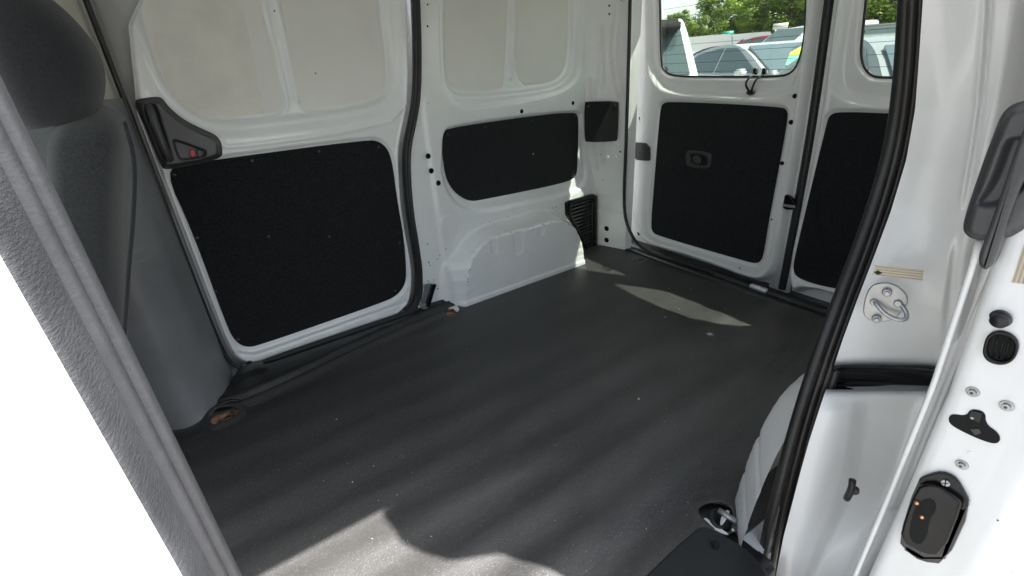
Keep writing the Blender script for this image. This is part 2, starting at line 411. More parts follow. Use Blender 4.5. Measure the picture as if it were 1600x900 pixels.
# window blank skins and outer skin
box('outer_skin', (-.085, 1.74, -.16), (.77, 1.765, 1.27), PAINT, door, .006)
for px in [z3(755, 45), z3(950, 343)]: plug('dent_mark', DP, px, .0022, HOLE, door, .001, -.0305)
# handle trim
hpx = [z3(92, 475), z3(105, 463), z3(200, 451), z3(225, 462), z3(250, 500), z3(320, 560), z3(400, 600), z3(470, 630), z3(495, 660), z3(502, 700), z3(500, 742), z3(350, 775), z3(232, 797), z3(212, 775), z3(150, 620), z3(98, 510)]
hc = chaikin(DP.uvs(hpx), 2)
in1 = chaikin(DP.uvs([z3(115, 490), z3(180, 478), z3(200, 500), z3(275, 745), z3(268, 755), z3(230, 757), z3(200, 720)]), 2)
in2 = chaikin(DP.uvs([z3(262, 655), z3(280, 645), z3(400, 690), z3(428, 700), z3(425, 740), z3(310, 752), z3(290, 740)]), 2)
def hd(U, V):
    s, a, b = psdf(U, V, hc), psdf(U, V, in1), psdf(U, V, in2)
    return .004+.020*inside(s, .016)-.014*inside(a, .008)-.010*inside(b, .007)
sheet('handle_trim', HANDLEP, door, DP, hc[:, 0].min()-.01, hc[:, 0].max()+.01, hc[:, 1].min()-.01, hc[:, 1].max()+.01, .0022, hd, lambda U, V: psdf(U, V, hc))
gp = np.array([DP.P(*DP.uv(*z3(x, y)), d) for x, y, d in [(152, 495, .012), (165, 505, .030), (190, 590, .038), (225, 680, .038), (250, 730, .030), (253, 748, .012)]])
tube('grab_handle', gp, .0105, HANDLEP, door, 12, smooth_it=2)
pxplate('lock_latch', DP, [z3(345, 700), z3(375, 700), z3(380, 730), z3(352, 735)], .008, HANDLEP, door, 1, lift=.014)
pxplate('lock_mark', DP, [z3(346, 700), z3(371, 698), z3(374, 728), z3(355, 733)], .003, RED, door, 1, lift=.0215, bev=.001)
pxplate('release_lever', DP, [z3(378, 695), z3(402, 700), z3(405, 732), z3(386, 733)], .010, DGREYP, door, 1, lift=.014)

# ---------------------------------------------------------------- far side wall behind the door
WP = Plane((.72, 1.64, 0), (.944, .105, 0))
wall = vempty('side_wall', (0, 0, 0)); wall['label'] = 'white ribbed inner side wall with rear wheel arch and small carpet panel'
wrec = chaikin(WP.uvs([za(128, -300), za(130, 0), za(140, 380), za(168, 455), za(235, 510), za(310, 515), za(600, 470), za(740, 430), za(800, 360), za(815, 250), za(815, -300)]), 2)
wrec2 = chaikin(WP.uvs([za(155, -300), za(157, 0), za(160, 370), za(195, 440), za(260, 466), za(650, 428), za(735, 385), za(775, 310), za(783, 0), za(783, -300)]), 2)
wpL = chaikin(WP.uvs([za(160, -300), za(165, 0), za(175, 350), za(205, 408), za(270, 438), za(450, 418), za(457, 380), za(478, 0), za(485, -300)]), 2)
wpR = chaikin(WP.uvs([za(525, -300), za(520, 0), za(503, 405), za(640, 396), za(705, 372), za(745, 320), za(760, 200), za(765, -300)]), 2)
wcar = chaikin(WP.uvs([za(200, 597), za(168, 620), za(160, 660), zb(190, 0), zb(200, 80), zb(225, 140), zb(270, 190), zb(330, 220), zb(400, 209), zb(830, 121), zb(880, 88), zb(888, 50), za(806, 580), za(800, 535), za(770, 521)]), 2)
wcar2 = chaikin(WP.uvs([za(190, 575), za(150, 620), za(143, 800), zb(160, 60), zb(190, 180), zb(260, 262), zb(380, 290), zb(600, 240), zb(830, 190), zb(925, 140), zb(935, 20), za(820, 560), za(812, 500)]), 2)
AP_ = Plane((.72, 1.58, 0), (1, 0, 0))
arch_pts = AP_.uvs([(724, 476), (725, 448), (730, 420), (739, 398), (753, 380), (778, 369), (806, 362), (835, 356), (862, 347), (881, 347), (896, 357), (905, 374), (910, 393), (911, 415)])
arch_in = chaikin([(arch_pts[0][0], -.03)]+arch_pts+[(arch_pts[-1][0]+.002, -.03)], 1)
sq = chaikin(WP.uvs([zb(150, 290), zb(245, 285), zb(245, 395), zb(160, 415)]), 1)
vent_uv = WP.uvs([(882, 316), (925, 303), (931, 306), (930, 384), (910, 388), (905, 370), (883, 335)])
def wall_depth(U, V):
    s1, s2, sc, sc2 = psdf(U, V, wrec), psdf(U, V, wrec2), psdf(U, V, wcar), psdf(U, V, wcar2)
    D = -.007*inside(s1, .014)-.012*inside(s2, .018)
    pL, pR = psdf(U, V, wpL), psdf(U, V, wpR); inn = inside(s2, .02)
    D += -.004*(ridge(pL, .003)+ridge(pR, .003))*inn
    mid = ldist(U, V, WP.uvs([za(500, -300), za(498, 0), za(488, 360)]))
    D += .008*ridge(mid, .008)*inn
    D += -.016*inside(sc2, .022)-.006*inside(sc-.008, .008)
    sA = psdf(U*1., V, arch_in)
    # distance measured wider in front of the arch than above it
    w = .080-.048*sst((V-.17)/.06)
    A = 1-np.clip(sA/w, 0, 1)
    prot = .066+.10*np.clip(U, 0, 1)*1.0           # wall leans away from the arch face towards the rear
    H = prot*(.85*A+.15*sst(A))
    # pressed beads on the arch
    for (cx, z0, z1, hw) in ((.205, .185, .25, .018), (.325, .15, .26, .024), (.45, .205, .265, .018)):
        r_ = rr(U, V, cx, (z0+z1)/2+.02, hw, (z1-z0)/2+.02, hw*.95)
        H += -.0035*inside(r_, .006)*(sA < 0)
    for zz in (.055, .105, .15):
        dd = ldist(U, V, [(-.02, zz-.004), (.085, zz+.012)]); H += .0018*ridge(dd, .008)*sst((A-.05)/.3)
    for zz in (.05, .085, .12, .155): 
        dd = ldist(U, V, [(.64, zz), (.70, zz)]); H += -.002*ridge(dd, .005)
    H += -.010*inside(-(V-.018), .006)*0
    H += .006*sst((.022-V)/.006)*(sA < .02)
    D = D+H
    sq_ = psdf(U, V, sq); D += .003*inside(sq_, .004)
    # flange beside the door opening
    D += -.010*(1-sst((U-.0)/.025))*(V > -.1)
    D += -.0025*ridge(ldist(U, V, WP.uvs([zb(410, 325), zb(760, 240)])), .003)
    return D
WE = np.array(sorted([WP.uv(*p)[::-1] for p in [(914, -120), (914, 0), (914, 120), (915, 200), (919, 240), (928, 280), (932, 310), (932, 380), (932, 395)]]))[:, ::-1]
sw = sheet('wall_panel', PAINT_IN, wall, WP, -.13, .95, -.02, 1.27, .0052, wall_depth,
      lambda U, V: np.maximum(-psdf(U, V, chaikin([(-.5, 1.5), (-.5, -.3)]+[( (u-.72)/.9938+.008, v) for u, v in reversed(sealR)]+[(.03, 1.5)], 2)), 
                              np.maximum(-psdf(U, V, vent_uv), U-np.interp(V, WE[:, 1], WE[:, 0]))))
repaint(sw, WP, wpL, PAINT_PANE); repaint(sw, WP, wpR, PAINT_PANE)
# carpet, plugs, holes
plate('carpet_panel', WP, wcar, .006, CARPET, wall, .002, -.0225)
for px in [za(190, 632), za(367, 597), za(588, 567), za(788, 545)]: plug('push_pin', WP, px, .0042, DGREYP, wall, .003, -.018)
for px, r in [((815, 174), .0085), ((895, 161), .0085), ((669, 244), .010), ((674, 267), .010), ((685, 286), .010)]:
    plug('hole_plug', WP, px, r, BLACKP, wall, .003, -.001)
for px, r in [((668, 7), .003), ((668, 41), .0034), ((668, 381), .0025), ((697, 389), .0022), ((687, 399), .0022), ((683, 405), .002), ((670, 410), .003), ((672, 415), .0022), ((669, 439), .0024), ((684, 451), .0026), ((678, 437), .0016), ((653, 472), .002), ((669, 161), .0016), ((863, 325), .0025), ((869, 324), .0025), ((765, 347), .002)]:
    plug('small_hole', WP, px, r, HOLE, wall, .0012, .0)
# door striker pocket low on the pillar
pxplate('striker_plate', WP, [zb(70, 650), zb(110, 640), zb(100, 740), zb(60, 745)], .004, STEEL, wall, 0, lift=.0)
pxplate('striker_arm', WP, [zb(108, 645), zb(130, 643), zb(95, 760), zb(75, 758)], .012, BLACKP, wall, 0, lift=.004)
pxplate('striker_bracket', WP, [zb(40, 750), zb(92, 742), zb(90, 768), zb(60, 775)], .008, STEEL, wall, 1, lift=.006)
# vent grille: frame and slats
vc = chaikin(WP.uvs([(883, 317), (888, 313), (925, 302.5), (931, 306), (931, 384), (926, 388), (914, 390), (905, 372), (884, 336)]), 1)
VO = -.02
vin = np.array(WP.uvs([(891, 320), (923, 310), (924, 384), (914, 386), (911, 372), (891, 336)]))
def ring_plate(name, pl, outer, inner, th, m, parent, lift):
    n = 72; out = np.array(outer); inn = np.array(inner)
    def res(P):
        Q = np.vstack([P, P[:1]]); L = np.r_[0, np.cumsum(np.linalg.norm(np.diff(Q, axis=0), axis=1))]
        t = np.linspace(0, L[-1], n, endpoint=False); return np.stack([np.interp(t, L, Q[:, k]) for k in (0, 1)], 1)
    a, b = res(out), res(inn); c = a.mean(0)
    # start both at same angle
    def start(P): 
        an = np.arctan2(P[:, 1]-c[1], P[:, 0]-c[0]); return np.roll(P, -int(np.argmin(np.abs(an-2.2))), 0)
    def orient(P): 
        ar = np.sum(P[:, 0]*np.roll(P[:, 1], -1)-np.roll(P[:, 0], -1)*P[:, 1]); return P if ar > 0 else P[::-1]
    a, b = start(orient(a)), start(orient(b))
    R = [[pl.P(*p, lift) for p in a], [pl.P(*p, lift+th*.7) for p in a], [pl.P(*(p*.93+q*.07), lift+th) for p, q in zip(a, b)], [pl.P(*(p*.3+q*.7), lift+th) for p, q in zip(a, b)], [pl.P(*p, lift+th*.6) for p in b], [pl.P(*p, lift-.01) for p in b]]
    return loft(name, R, m, parent, cap=False)
VP = Plane(WP.P(0, 0, .004), WP.U)
ring_plate('vent_frame', VP, VP.uvs([(883, 317), (888, 313), (925, 302.5), (931, 306), (931, 384), (926, 388), (914, 390), (905, 372), (884, 336)]), VP.uvs([(891, 321), (893, 319), (921, 310), (924, 313), (924, 382), (921, 384), (914, 385), (910, 371), (891, 334)]), .012, BLACKP, wall, .0)
vi = np.array(VP.uvs([(891, 320), (923, 310), (924, 385), (914, 386), (910, 371), (891, 335)]))
zt, zbm = vi[:, 1].max(), vi[:, 1].min(); ua, ub = vi[:, 0].min(), vi[:, 0].max()
plate('vent_back', VP, [(ua-.03, zbm-.04), (ub+.03, zbm-.04), (ub+.03, zt+.03), (ua-.03, zt+.03)], .002, HOLE, wall, .0005, -.028)
me_s = None
for k in range(14):
    z = zt-.012-(zt-zbm-.02)*k/13
    # slat spans between the slanting left side and the right side
    du = 0
    if z < .16: du = (.16-z)*.35
    v_ = [(ua+du, z, -.014), (ub, z, -.014), (ub, z+.006, .004), (ua+du, z+.006, .004), (ua+du, z-.003, -.014), (ub, z-.003, -.014), (ub, z+.002, .004), (ua+du, z+.002, .004)]
    mesh('vent_slat', [VP.P(*p) for p in v_], [(0, 1, 2, 3), (7, 6, 5, 4), (3, 2, 6, 7), (0, 4, 5, 1)], VSLAT, wall, False)
# corner post between the side wall and the rear doors
PP = Plane((1.664, 1.745, 0), (.036, -.17, 0))
PU = Plane((1.51, 1.728, 0), (.19, -.153, 0))
post = vempty('corner_post', (0, 0, 0)); post['label'] = 'white rear corner post with black service cover'
def post_pos(U, V, D):      # ruled between the wall edge and the rear door seal, U in 0..1 then round into the door jamb
    uL = np.interp(V, WE[:, 1], WE[:, 0]); A_ = np.stack([WP.o[0]+WP.U[0]*uL, WP.o[1]+WP.U[1]*uL, V], -1)
    B_ = np.stack([1.700+0*V, 1.575+0*V, V], -1); t = np.clip(U, 0, 1)[..., None]
    P = A_*(1-t)+B_*t
    e = np.clip(U-1, 0, 9)[..., None]
    P = P+np.stack([.10*e[..., 0]*1.9, -.10*e[..., 0]*.9, 0*V], -1)
    n = np.cross(B_-A_, [0, 0, 1.]); n /= np.linalg.norm(n, axis=-1)[..., None]
    return P+n*D[..., None]
def post_depth(U, V):
    D = .010*ridge(ldist(U*.2, V, [(.025, .40), (.05, .62), (.03, .8)]), .012)+.007*ridge(ldist(U*.2, V, [(.07, .44), (.08, .66)]), .012)
    D += .007*ridge(ldist(U*.2, V, [(.15, .75), (.12, .9), (.14, 1.2)]), .015)-.006*ridge(ldist(U*.2, V, [(.07, .78), (.06, 1.0)]), .014)
    D += -.004*ridge(ldist(U*.2, V, [(.0, .188), (.2, .186)]), .003)+.003*ridge(V-.275, .003)
    D += .007*ridge((U-.93)*.2, .008)*sst((V-.45)/.2)
    return D
sheet('post_panel', PAINT_WORN, post, WP, -.02, 1.14, -.01, 1.27, .0058, post_depth, None, post_pos)
pxplate('service_cover', PU, [(913, 160), (917, 158.5), (964, 158), (967, 161), (965, 217), (961, 220.5), (917, 222), (913, 218)], .010, COVER, post, 1, lift=.002)
for px in [(919, 166), (961, 165)]: plug('cover_screw', PU, px, .006, BLACKP, post, .004, .011)
for px in [(948, 357), (948, 375)]: plug('hole_plug', PP, px, .0135, BLACKP, post, .003, -.0)
for px in [(950, 245), (963, 245)]: plug('rivet', PU, px, .0055, PAINT, post, .005, .0)
for px in [(969, 237), (952, 9), (952, 22)]: plug('small_hole', PU, px, .004, HOLE, post, .003, .0)

# chipped paint along the pressed edges of the wheel arch
bm = bmesh.new()
def fleck(pl, u, v, d, r, asp=2.):
    q = pl.P(u, v, d); M4 = Matrix(((pl.U[0], pl.V[0], pl.N[0], q[0]), (pl.U[1], pl.V[1], pl.N[1], q[1]), (pl.U[2], pl.V[2], pl.N[2], q[2]), (0, 0, 0, 1)))
    bmesh.ops.create_icosphere(bm, subdivisions=1, radius=1, matrix=M4 @ Matrix.Rotation(random.uniform(-.5, .5), 4, 'Z') @ Matrix.Diagonal((r*asp, r, .0006, 1)))
ap = np.array(arch_pts[1:13])
def wd1(u, v): return float(wall_depth(np.array([[u]]), np.array([[v]]))[0, 0])
for k in range(70):
    t = rng.uniform(0, len(ap)-1.01); i_ = int(t); q = ap[i_]*(1-t+i_)+ap[i_+1]*(t-i_)+rng.normal(size=2)*.004
    if i_ in (3,) and rng.uniform() < .5: continue
    fleck(WP, q[0], q[1], wd1(q[0], q[1])+.0004, float(rng.uniform(.0008, .0020)), float(rng.uniform(1.2, 3)))
for k in range(26):
    q = (rng.uniform(.02, .9), rng.uniform(.02, .75)); fleck(WP, q[0], q[1], wd1(*q)+.0004, float(rng.uniform(.0006, .0013)))
me = bpy.data.meshes.new('paint_chips'); bm.to_mesh(me); bm.free(); o = link('paint_chips', me, RUSTD, wall); o['kind'] = 'stuff'
# ---------------------------------------------------------------- rear doors
RP = Plane((1.76, 0, 0), (0, -1, 0))
glassline = []
def rear_door(label, outer, winpx, carpx, recpx, u0, u1, nm='rear_door'):
    d = vempty(nm, (0, 0, 0)); d['label'] = label
    out = chaikin(outer, 2); win = chaikin(RP.uvs(winpx)[:0]+winpx, 2); car = chaikin(carpx, 2); rec = chaikin(recpx, 2)
    def dep(U, V):
        so_, sw_, sc_, sr_ = psdf(U, V, out), psdf(U, V, win), psdf(U, V, car), psdf(U, V, rec)
        D = -.055*(1-sst((-so_)/.035))*(1 if True else 1)
        D += -.012*inside(sc_-.012, .010)
        D += -.026*inside(sr_, .030)-.010*inside(sw_-.012, .012)
        D += .004*ridge(-so_-.036, .006)
        D += -.008*np.exp(-((U+1.13)/.09)**2)*sst((.075-V)/.03)*0
        return D
    sheet('inner_panel', PAINT_IN, d, RP, u0, u1, .0, 1.27, .005, dep, lambda U, V: np.maximum(psdf(U, V, out), -psdf(U, V, win)))
    plate('carpet_panel', RP, car, .006, CARPET, d, .002, -.013)
    # glass with rubber gasket, set in the outer skin
    GPn = Plane((1.802, 0, 0), (0, -1, 0))
    big = win*1.0
    plate('window', GPn, big+0, .004, GLASS, d, .001, 0)
    ring = [RP.P(u, v, -.036) for u, v in win]
    tube('window_gasket', ring, .0042, RUBBER, d, 8, closed=True)
    # reveal between inner panel and glass
    loft('window_reveal', [[RP.P(u, v, -.034) for u, v in win], [RP.P(u, v, -.044) for u, v in win]], RUBBER, d, cap=False)
    return d, out, win, car, rec
def ruv(pts): return RP.uvs(pts)
L_out = ruv([(990, -90), (989, 0), (983, 213), (979, 320), (985, 357), (1005, 388), (1070, 407), (1120, 425), (1173, 446), (1193, 446), (1212, 433), (1222, 405), (1244, 285), (1262, 180), (1287, 0), (1300, -90)])
L_win = ruv([zc(205, -300), zc(208, 0), zc(212, 330), zc(232, 375), zc(285, 402), zc(500, 404), zc(830, 404), zc(893, 385), zc(930, 330), zc(962, 200), zc(968, 0), zc(968, -300)])
L_win = [(u, min(v, 1.20)) for u, v in L_win]
L_rec = ruv([zc(150, -300), zc(152, 0), zc(160, 350), zc(190, 435), zc(260, 495), zc(500, 515), zc(800, 527), zc(900, 500), zc(960, 420), zc(1010, 200), zc(1030, -300)])
L_car = ruv([zc(232, 570), zc(245, 538), zc(285, 531), zc(560, 541), zc(855, 559), zc(888, 572), zc(897, 615), zd(720, 420), zd(693, 590), zd(680, 628), zd(655, 638), zd(600, 625), zd(200, 507), zd(172, 490), zd(165, 455), zd(185, 200)])
dl, lo_, lw_, lc_, lr_ = rear_door('wider left rear door with carpet panel, pull handle and wiring loop', L_out, L_win, L_car, L_rec, -1.66, -.80)
R_out = ruv([(1305, -90), (1292, 0), (1268, 195), (1247, 300), (1222, 405), (1223, 450), (1236, 468)])+[(-.72, .058), (-.5, .045), (-.30, .045), (-.21, .08), (-.19, .2), (-.19, 1.3)]
R_win = ruv([(1350, -90), (1345, 0), (1336, 80), (1340, 104), (1352, 119), (1366, 123)])+[(-.60, .785), (-.38, .787), (-.33, .81), (-.315, .87), (-.315, 1.24)]
R_win = [(u, min(v, 1.20)) for u, v in R_win]
R_rec = ruv([(1322, -90), (1312, 0), (1297, 90), (1295, 135), (1307, 157), (1345, 168), (1395, 172)])+[(-.40, .71), (-.31, .74), (-.27, .82), (-.27, 1.3)]
R_car = ruv([(1289, 195), (1294, 180), (1308, 175), (1392, 178)])+[(-.40, .69), (-.30, .675), (-.285, .62), (-.285, .18), (-.31, .14), (-.4, .13)]+ruv([(1287, 449), (1262, 442), (1243, 434), (1237, 423), (1240, 400)])
dr, ro_, rw_, rc_, rr_ = rear_door('narrower right rear door partly hidden behind the near pillar', R_out, R_win, R_car, R_rec, -.89, -.17)
# fine heater lines on the glass
for d_, wn in ((dl, lw_), (dr, rw_)):
    for k in range(9):
        z = .815+.034*k
        us = []
        for i in range(len(wn)):
            a, b = wn[i], wn[(i+1) % len(wn)]
            if (a[1]-z)*(b[1]-z) < 0: us.append(a[0]+(z-a[1])/(b[1]-a[1])*(b[0]-a[0]))
        if len(us) < 2: continue
        ua_, ub_ = min(us)+.012, max(us)-.012
        mesh('heater_line', [(1.7965, -ua_, z-.0006), (1.7965, -ub_, z-.0006), (1.7965, -ub_, z+.0006), (1.7965, -ua_, z+.0006), (1.798, -ua_, z-.0006), (1.798, -ub_, z-.0006), (1.798, -ub_, z+.0006), (1.798, -ua_, z+.0006)], [(0, 1, 2, 3), (7, 6, 5, 4), (3, 2, 6, 7), (4, 5, 1, 0)], DGREYP, d_, False)
# outer skins of the rear doors with the window cut out
def skin(parent, win, u0, u1):
    X = Plane((1.825, 0, 0), (0, -1, 0))
    sheet('outer_skin', PAINT, parent, X, u0, u1, -.1, 1.27, .02, None, lambda U, V: -psdf(U, V, win)+.03)
skin(dl, lw_, -1.70, -.842); skin(dr, rw_, -.842, -.10)
o = box('rear_door_overlap', (1.79, .80, -.1), (1.815, .88, 1.27), PAINT_IN, None, .004); part(o)
# left rear door fittings
def fit_handle():
    hp = chaikin(ruv([zd(332, 125), zd(338, 108), zd(365, 104), zd(440, 115), zd(455, 130), zd(450, 180), zd(435, 195), zd(350, 185), zd(333, 170)]), 2)
    c1 = chaikin(ruv([zd(345, 125), zd(365, 116), zd(435, 125), zd(442, 175), zd(425, 183), zd(355, 175)]), 1)
    def f(U, V): return .001+.008*inside(psdf(U, V, hp), .004)-.010*inside(psdf(U, V, c1), .005)
    sheet('pull_handle', DGREYP, dl, Plane((1.767, 0, 0), (0, -1, 0)), hp[:, 0].min()-.005, hp[:, 0].max()+.005, hp[:, 1].min()-.005, hp[:, 1].max()+.005, .002, f, lambda U, V: psdf(U, V, hp))
    pxplate('latch_button', RP, [zd(368, 128), zd(405, 132), zd(408, 168), zd(370, 164)], .006, HANDLEP, dl, 1, lift=-.004)
fit_handle()
pxplate('hinge_cover', RP, [(990, 224), (993, 222), (1016, 224), (1017, 249), (1014, 251.5), (990, 249)], .008, DGREYP, dl, 1, lift=.0)
plug('cover_screw', RP, (1001, 238), .003, BLACKP, dl, .002, .0075)
for px, r in [((998, 185), .010), ((998, 365), .0105), ((1242, 150), .008), ((1236, 191), .008), ((1222, 255), .0075)]: plug('hole_plug', RP, px, r, BLACKP, dl, .004, -.004 if px[0] < 1010 else -.002)
for px in [(1206, 343), (1189, 388), (1156, 419)]: plug('small_hole', RP, px, .0032, HOLE, dl, .002, -.0)
# wiper wiring loop
gx, gz = RP.uv(1170, 145)
plate('cable_grommet', RP, circ(gx, gz, .016, 18, .009), .010, RUBBER, dl, .004, -.016)
for (a, off) in (((1173, 113), 0), ((1187, 113), .0)):
    uu, vv = RP.uv(*a)
    plate('cable_connector', RP, [(uu-.007, vv-.010), (uu+.007, vv-.010), (uu+.006, vv+.012), (uu-.006, vv+.012)], .012, BLACKP, dl, .002, -.034)
c1 = [RP.P(gx-.004, gz+.003, -.008), RP.P(gx-.012, gz+.03, .012), RP.P(gx-.006, gz+.05, .004), RP.P(*RP.uv(1173, 117), -.022)]
c2 = [RP.P(gx+.004, gz+.003, -.008), RP.P(gx+.02, gz+.025, .012), RP.P(gx+.022, gz+.045, .004), RP.P(*RP.uv(1187, 117), -.022)]
tube('wiring_cable', c1, .0038, RUBBER, dl, 8, smooth_it=3); tube('wiring_cable', c2, .0038, RUBBER, dl, 8, smooth_it=3)
# centre latch on right door edge
pxplate('centre_latch', RP, [(1222, 308), (1230, 303), (1242, 316), (1241, 328), (1225, 328), (1220, 318)], .012, BLACKP, dr, 1, lift=-.012)
pxplate('latch_hook', RP, [(1224, 318), (1243, 321), (1243, 325), (1224, 322)], .006, STEEL, dr, 0, lift=.001)
# rubber seals round the rear opening and between the doors
RSP = Plane((1.683, 0, 0), (0, -1, 0))
hz = [RSP.P(*p, 0) for p in RSP.uvs([(985, -90), (985, 0), (979, 213), (974, 318), (980, 356), (1002, 391), (1060, 409), (1115, 427)])]
hz = np.array(hz); 
tube('rear_seal', hz, .0075, RUBBER, None, 10, smooth_it=2); part(bpy.context.scene.objects['rear_seal'])
gap = [RP.P(*p, -.035) for p in ruv([(1298, -90), (1288, 0), (1263, 190), (1244, 300), (1222, 420), (1215, 455)])]
g_ = tube('centre_seal', gap, .016, RUBBER, None, 10, smooth_it=2); part(g_)
# threshold below the rear doors
th = box('rear_threshold', (1.735, .2, -.05), (1.83, 1.66, .012), SILLP, None, .006); part(th)
tr = box('rear_threshold_trim', (1.70, .25, -.03), (1.752, 1.60, .006), SILLP, None, .003); part(tr)
bp_ = box('rear_sill_bracket', (1.735, .86, .006), (1.757, .93, .022), PAINT_IN, None, .003); part(bp_)

# ---------------------------------------------------------------- floor, mat
fl = box('floor_pan', (-1.75, .27, -.06), (1.80, 1.80, -.012), PAINT_IN, None, .004); part(fl)
matp = [(-.50, 1.47), (-.284, 1.487), (-.17, 1.476), (-.06, 1.470), (.098, 1.490), (.22, 1.520), (.415, 1.560), (.60, 1.575), (.70, 1.590), (.80, 1.60), (1.40, 1.62), (1.47, 1.74), (1.62, 1.742), (1.66, 1.72), (1.675, 1.66), (1.70, 1.58), (1.735, 1.55), (1.735, .40), (1.6, .30), (.72, .30), (.70, .33), (.62, .33), (-.50, .33)]
# lifting-eye cut-outs in the mat
def Fz(px, py, z=0.):
    d = ray(px, py); t = (z-CAMZ)/d[2]; p = CAM+d*t; return (float(p[0]), float(p[1]))
cutA = chaikin([Fz(*p) for p in [(328, 657), (338, 646), (362, 640), (377, 641), (372, 650), (352, 660), (334, 668)]], 2)
cutB = chaikin([Fz(*p) for p in [(692, 488), (700, 479), (715, 480), (719, 486), (712, 494), (700, 496)]], 2)
cutC = chaikin([Fz(*p) for p in [(1089, 800), (1097, 788), (1125, 786), (1147, 800), (1142, 835), (1120, 832), (1098, 815)]], 2)
cutD = chaikin([Fz(*p) for p in [(996, 407), (1003, 404.5), (1010, 406), (1003, 410)]], 2)
FP = Plane((0, 0, 0), (1, 0, 0), (0, 1, 0))
mp_s = chaikin(matp, 1)
def wob(U, V): return np.sin(U*1.7+.5)*.6+np.sin(U*3.1+V*2+1)*.35+np.sin(U*6.3-V*3)*.15
def mat_depth(U, V):
    y = V+.012*wob(U, V)
    ph = y/.125*2*math.pi
    amp = (.0076-.0060*sst((V-.70)/.6))*(1-.75*sst((U-.95)/.35))
    D = amp*np.cos(ph)*(.75+.25*np.sin(U*2.3+V*5))
    D += .0012*np.sin(U*4.1+V*3)+.0012*np.sin(U*2.2-V*5.7+1)
    s = psdf(U, V, mp_s)
    far = sst((V-1.40)/.06)*sst((.72-U)/.1)
    D += far*.013*ridge(-s-.004, .022)
    for c, a in ((cutA, .011), (cutB, .004), (cutC, .004), (cutD, .003)):
        sc_ = psdf(U, V, c); D += a*ridge(sc_-.006, .012)
    return D
floor_mat = sheet('floor_mat', MATF, None, FP, -.50, 1.735, .33-.03, 1.745, .0068, mat_depth,
                  lambda U, V: np.maximum.reduce([psdf(U, V, mp_s)]+[-psdf(U, V, c) for c in (cutA, cutB, cutC, cutD)]))
tag(floor_mat, 'dusty black rubber mat with soft ruts covering the van load floor', 'floor mat')
sm = floor_mat.modifiers.new('Thickness', 'SOLIDIFY'); sm.thickness = .004; sm.offset = -1
for c, mm in ((cutA, RUST), (cutB, RUST), (cutC, RUBBER), (cutD, RUST)):
    ctr = c.mean(0)
    g = plate('tie_down_recess', FP, (c-ctr)*1.25+ctr, .003, mm, None, .001, -.0115); part(g); 
    if mm is RUST: g['label'] = 'rusty metal showing through a cut in the floor mat'
# eyes / rings
def ring3(name, c, R, r, tilt, m, a0=0, ry=1.):
    pts = []
    for i in range(20):
        a = 2*math.pi*i/20; x, y = R*math.cos(a), R*ry*math.sin(a)
        pts.append((c[0]+x*math.cos(a0)-y*math.sin(a0)*math.cos(tilt), c[1]+x*math.sin(a0)+y*math.cos(a0)*math.cos(tilt), c[2]+y*math.sin(tilt)))
    o = tube(name, pts, r, m, None, 8, closed=True); part(o); return o
for pp in ([(697, 480), (712, 478), (719, 484), (714, 490), (710, 484), (700, 484)], [(1124, 822), (1127, 808), (1135, 798), (1141, 803), (1134, 815), (1128, 824)], [(1098, 812), (1104, 812), (1122, 826), (1140, 838), (1132, 838), (1112, 828)]):
    o = pxplate('cut_edge_paint', FP, pp, .002, PAINT, None, 1, .0005, .0035); part(o)
x_, y_ = Fz(706, 487); ring3('tie_down_ring', (x_, y_, .001), .014, .003, .2, RUST)
x_, y_ = Fz(1125, 812); ring3('tie_down_ring', (x_-.004, y_, .004), .021, .0045, .25, RUBBER, .6, .8)
t_ = tube('tie_down_pin', [(x_+.010, y_+.012, .010), (x_+.017, y_-.026, .006)], .0065, STEEL, None, 10); part(t_)
x_, y_ = Fz(352, 640); t_ = tube('tie_down_ring', [(x_-.045, y_-.002, .004), (x_-.02, y_+.010, .016), (x_+.02, y_+.015, .017), (x_+.04, y_+.010, .006)], .006, RUBBER, None, 8, smooth_it=2); part(t_)

# far step / sill trim
def sill_far(U, V):
    y0 = np.interp(U, [-.20, -.06, .098, .22, .415, .60, .72], [1.485, 1.474, 1.494, 1.524, 1.564, 1.579, 1.60])
    D = .002+.024*sst((V-y0+.005)/.03)
    D += -.006*ridge(V-1.617, .004)*(U > .01)-.005*ridge(V-1.628, .003)*(U > .01)
    D += .006*sst((V-1.632)/.006)*sst((U-.0)/.03)
    D += .010*sst((.03-U)/.05)*sst((V-1.56)/.03)
    return D
smask = chaikin([(-.205, 1.475), (-.06, 1.462), (.098, 1.482), (.30, 1.535), (.60, 1.566), (.735, 1.588), (.742, 1.615), (.70, 1.648), (-.06, 1.648), (-.075, 1.60), (-.12, 1.53), (-.20, 1.505)], 2)
o = sheet('step_sill_trim', SILLP, None, FP, -.21, .75, 1.45, 1.65, .0035, sill_far, lambda U, V: psdf(U, V, smask)); part(o)
o['label'] = 'black plastic step trim along the bottom of the closed sliding door'
# near step trim plate
NP = Plane((0, 0, .004), (1, 0, 0), (0, 1, 0))
o = pxplate('near_step_trim', NP, [(985, 925), (1050, 862), (1088, 829), (1098, 825), (1112, 828), (1150, 850), (1180, 868), (1235, 960), (1100, 1100), (850, 1100)], .010, SILLP, None, 2, .005, -.003); part(o)
o = plug('step_screw', NP, (1117, 855), .0075, BLACKP, None, .004, .007); part(o)
o = box('near_sill', (-.08, .235, -.20), (.715, .335, -.004), SILLP, None, .01); part(o)

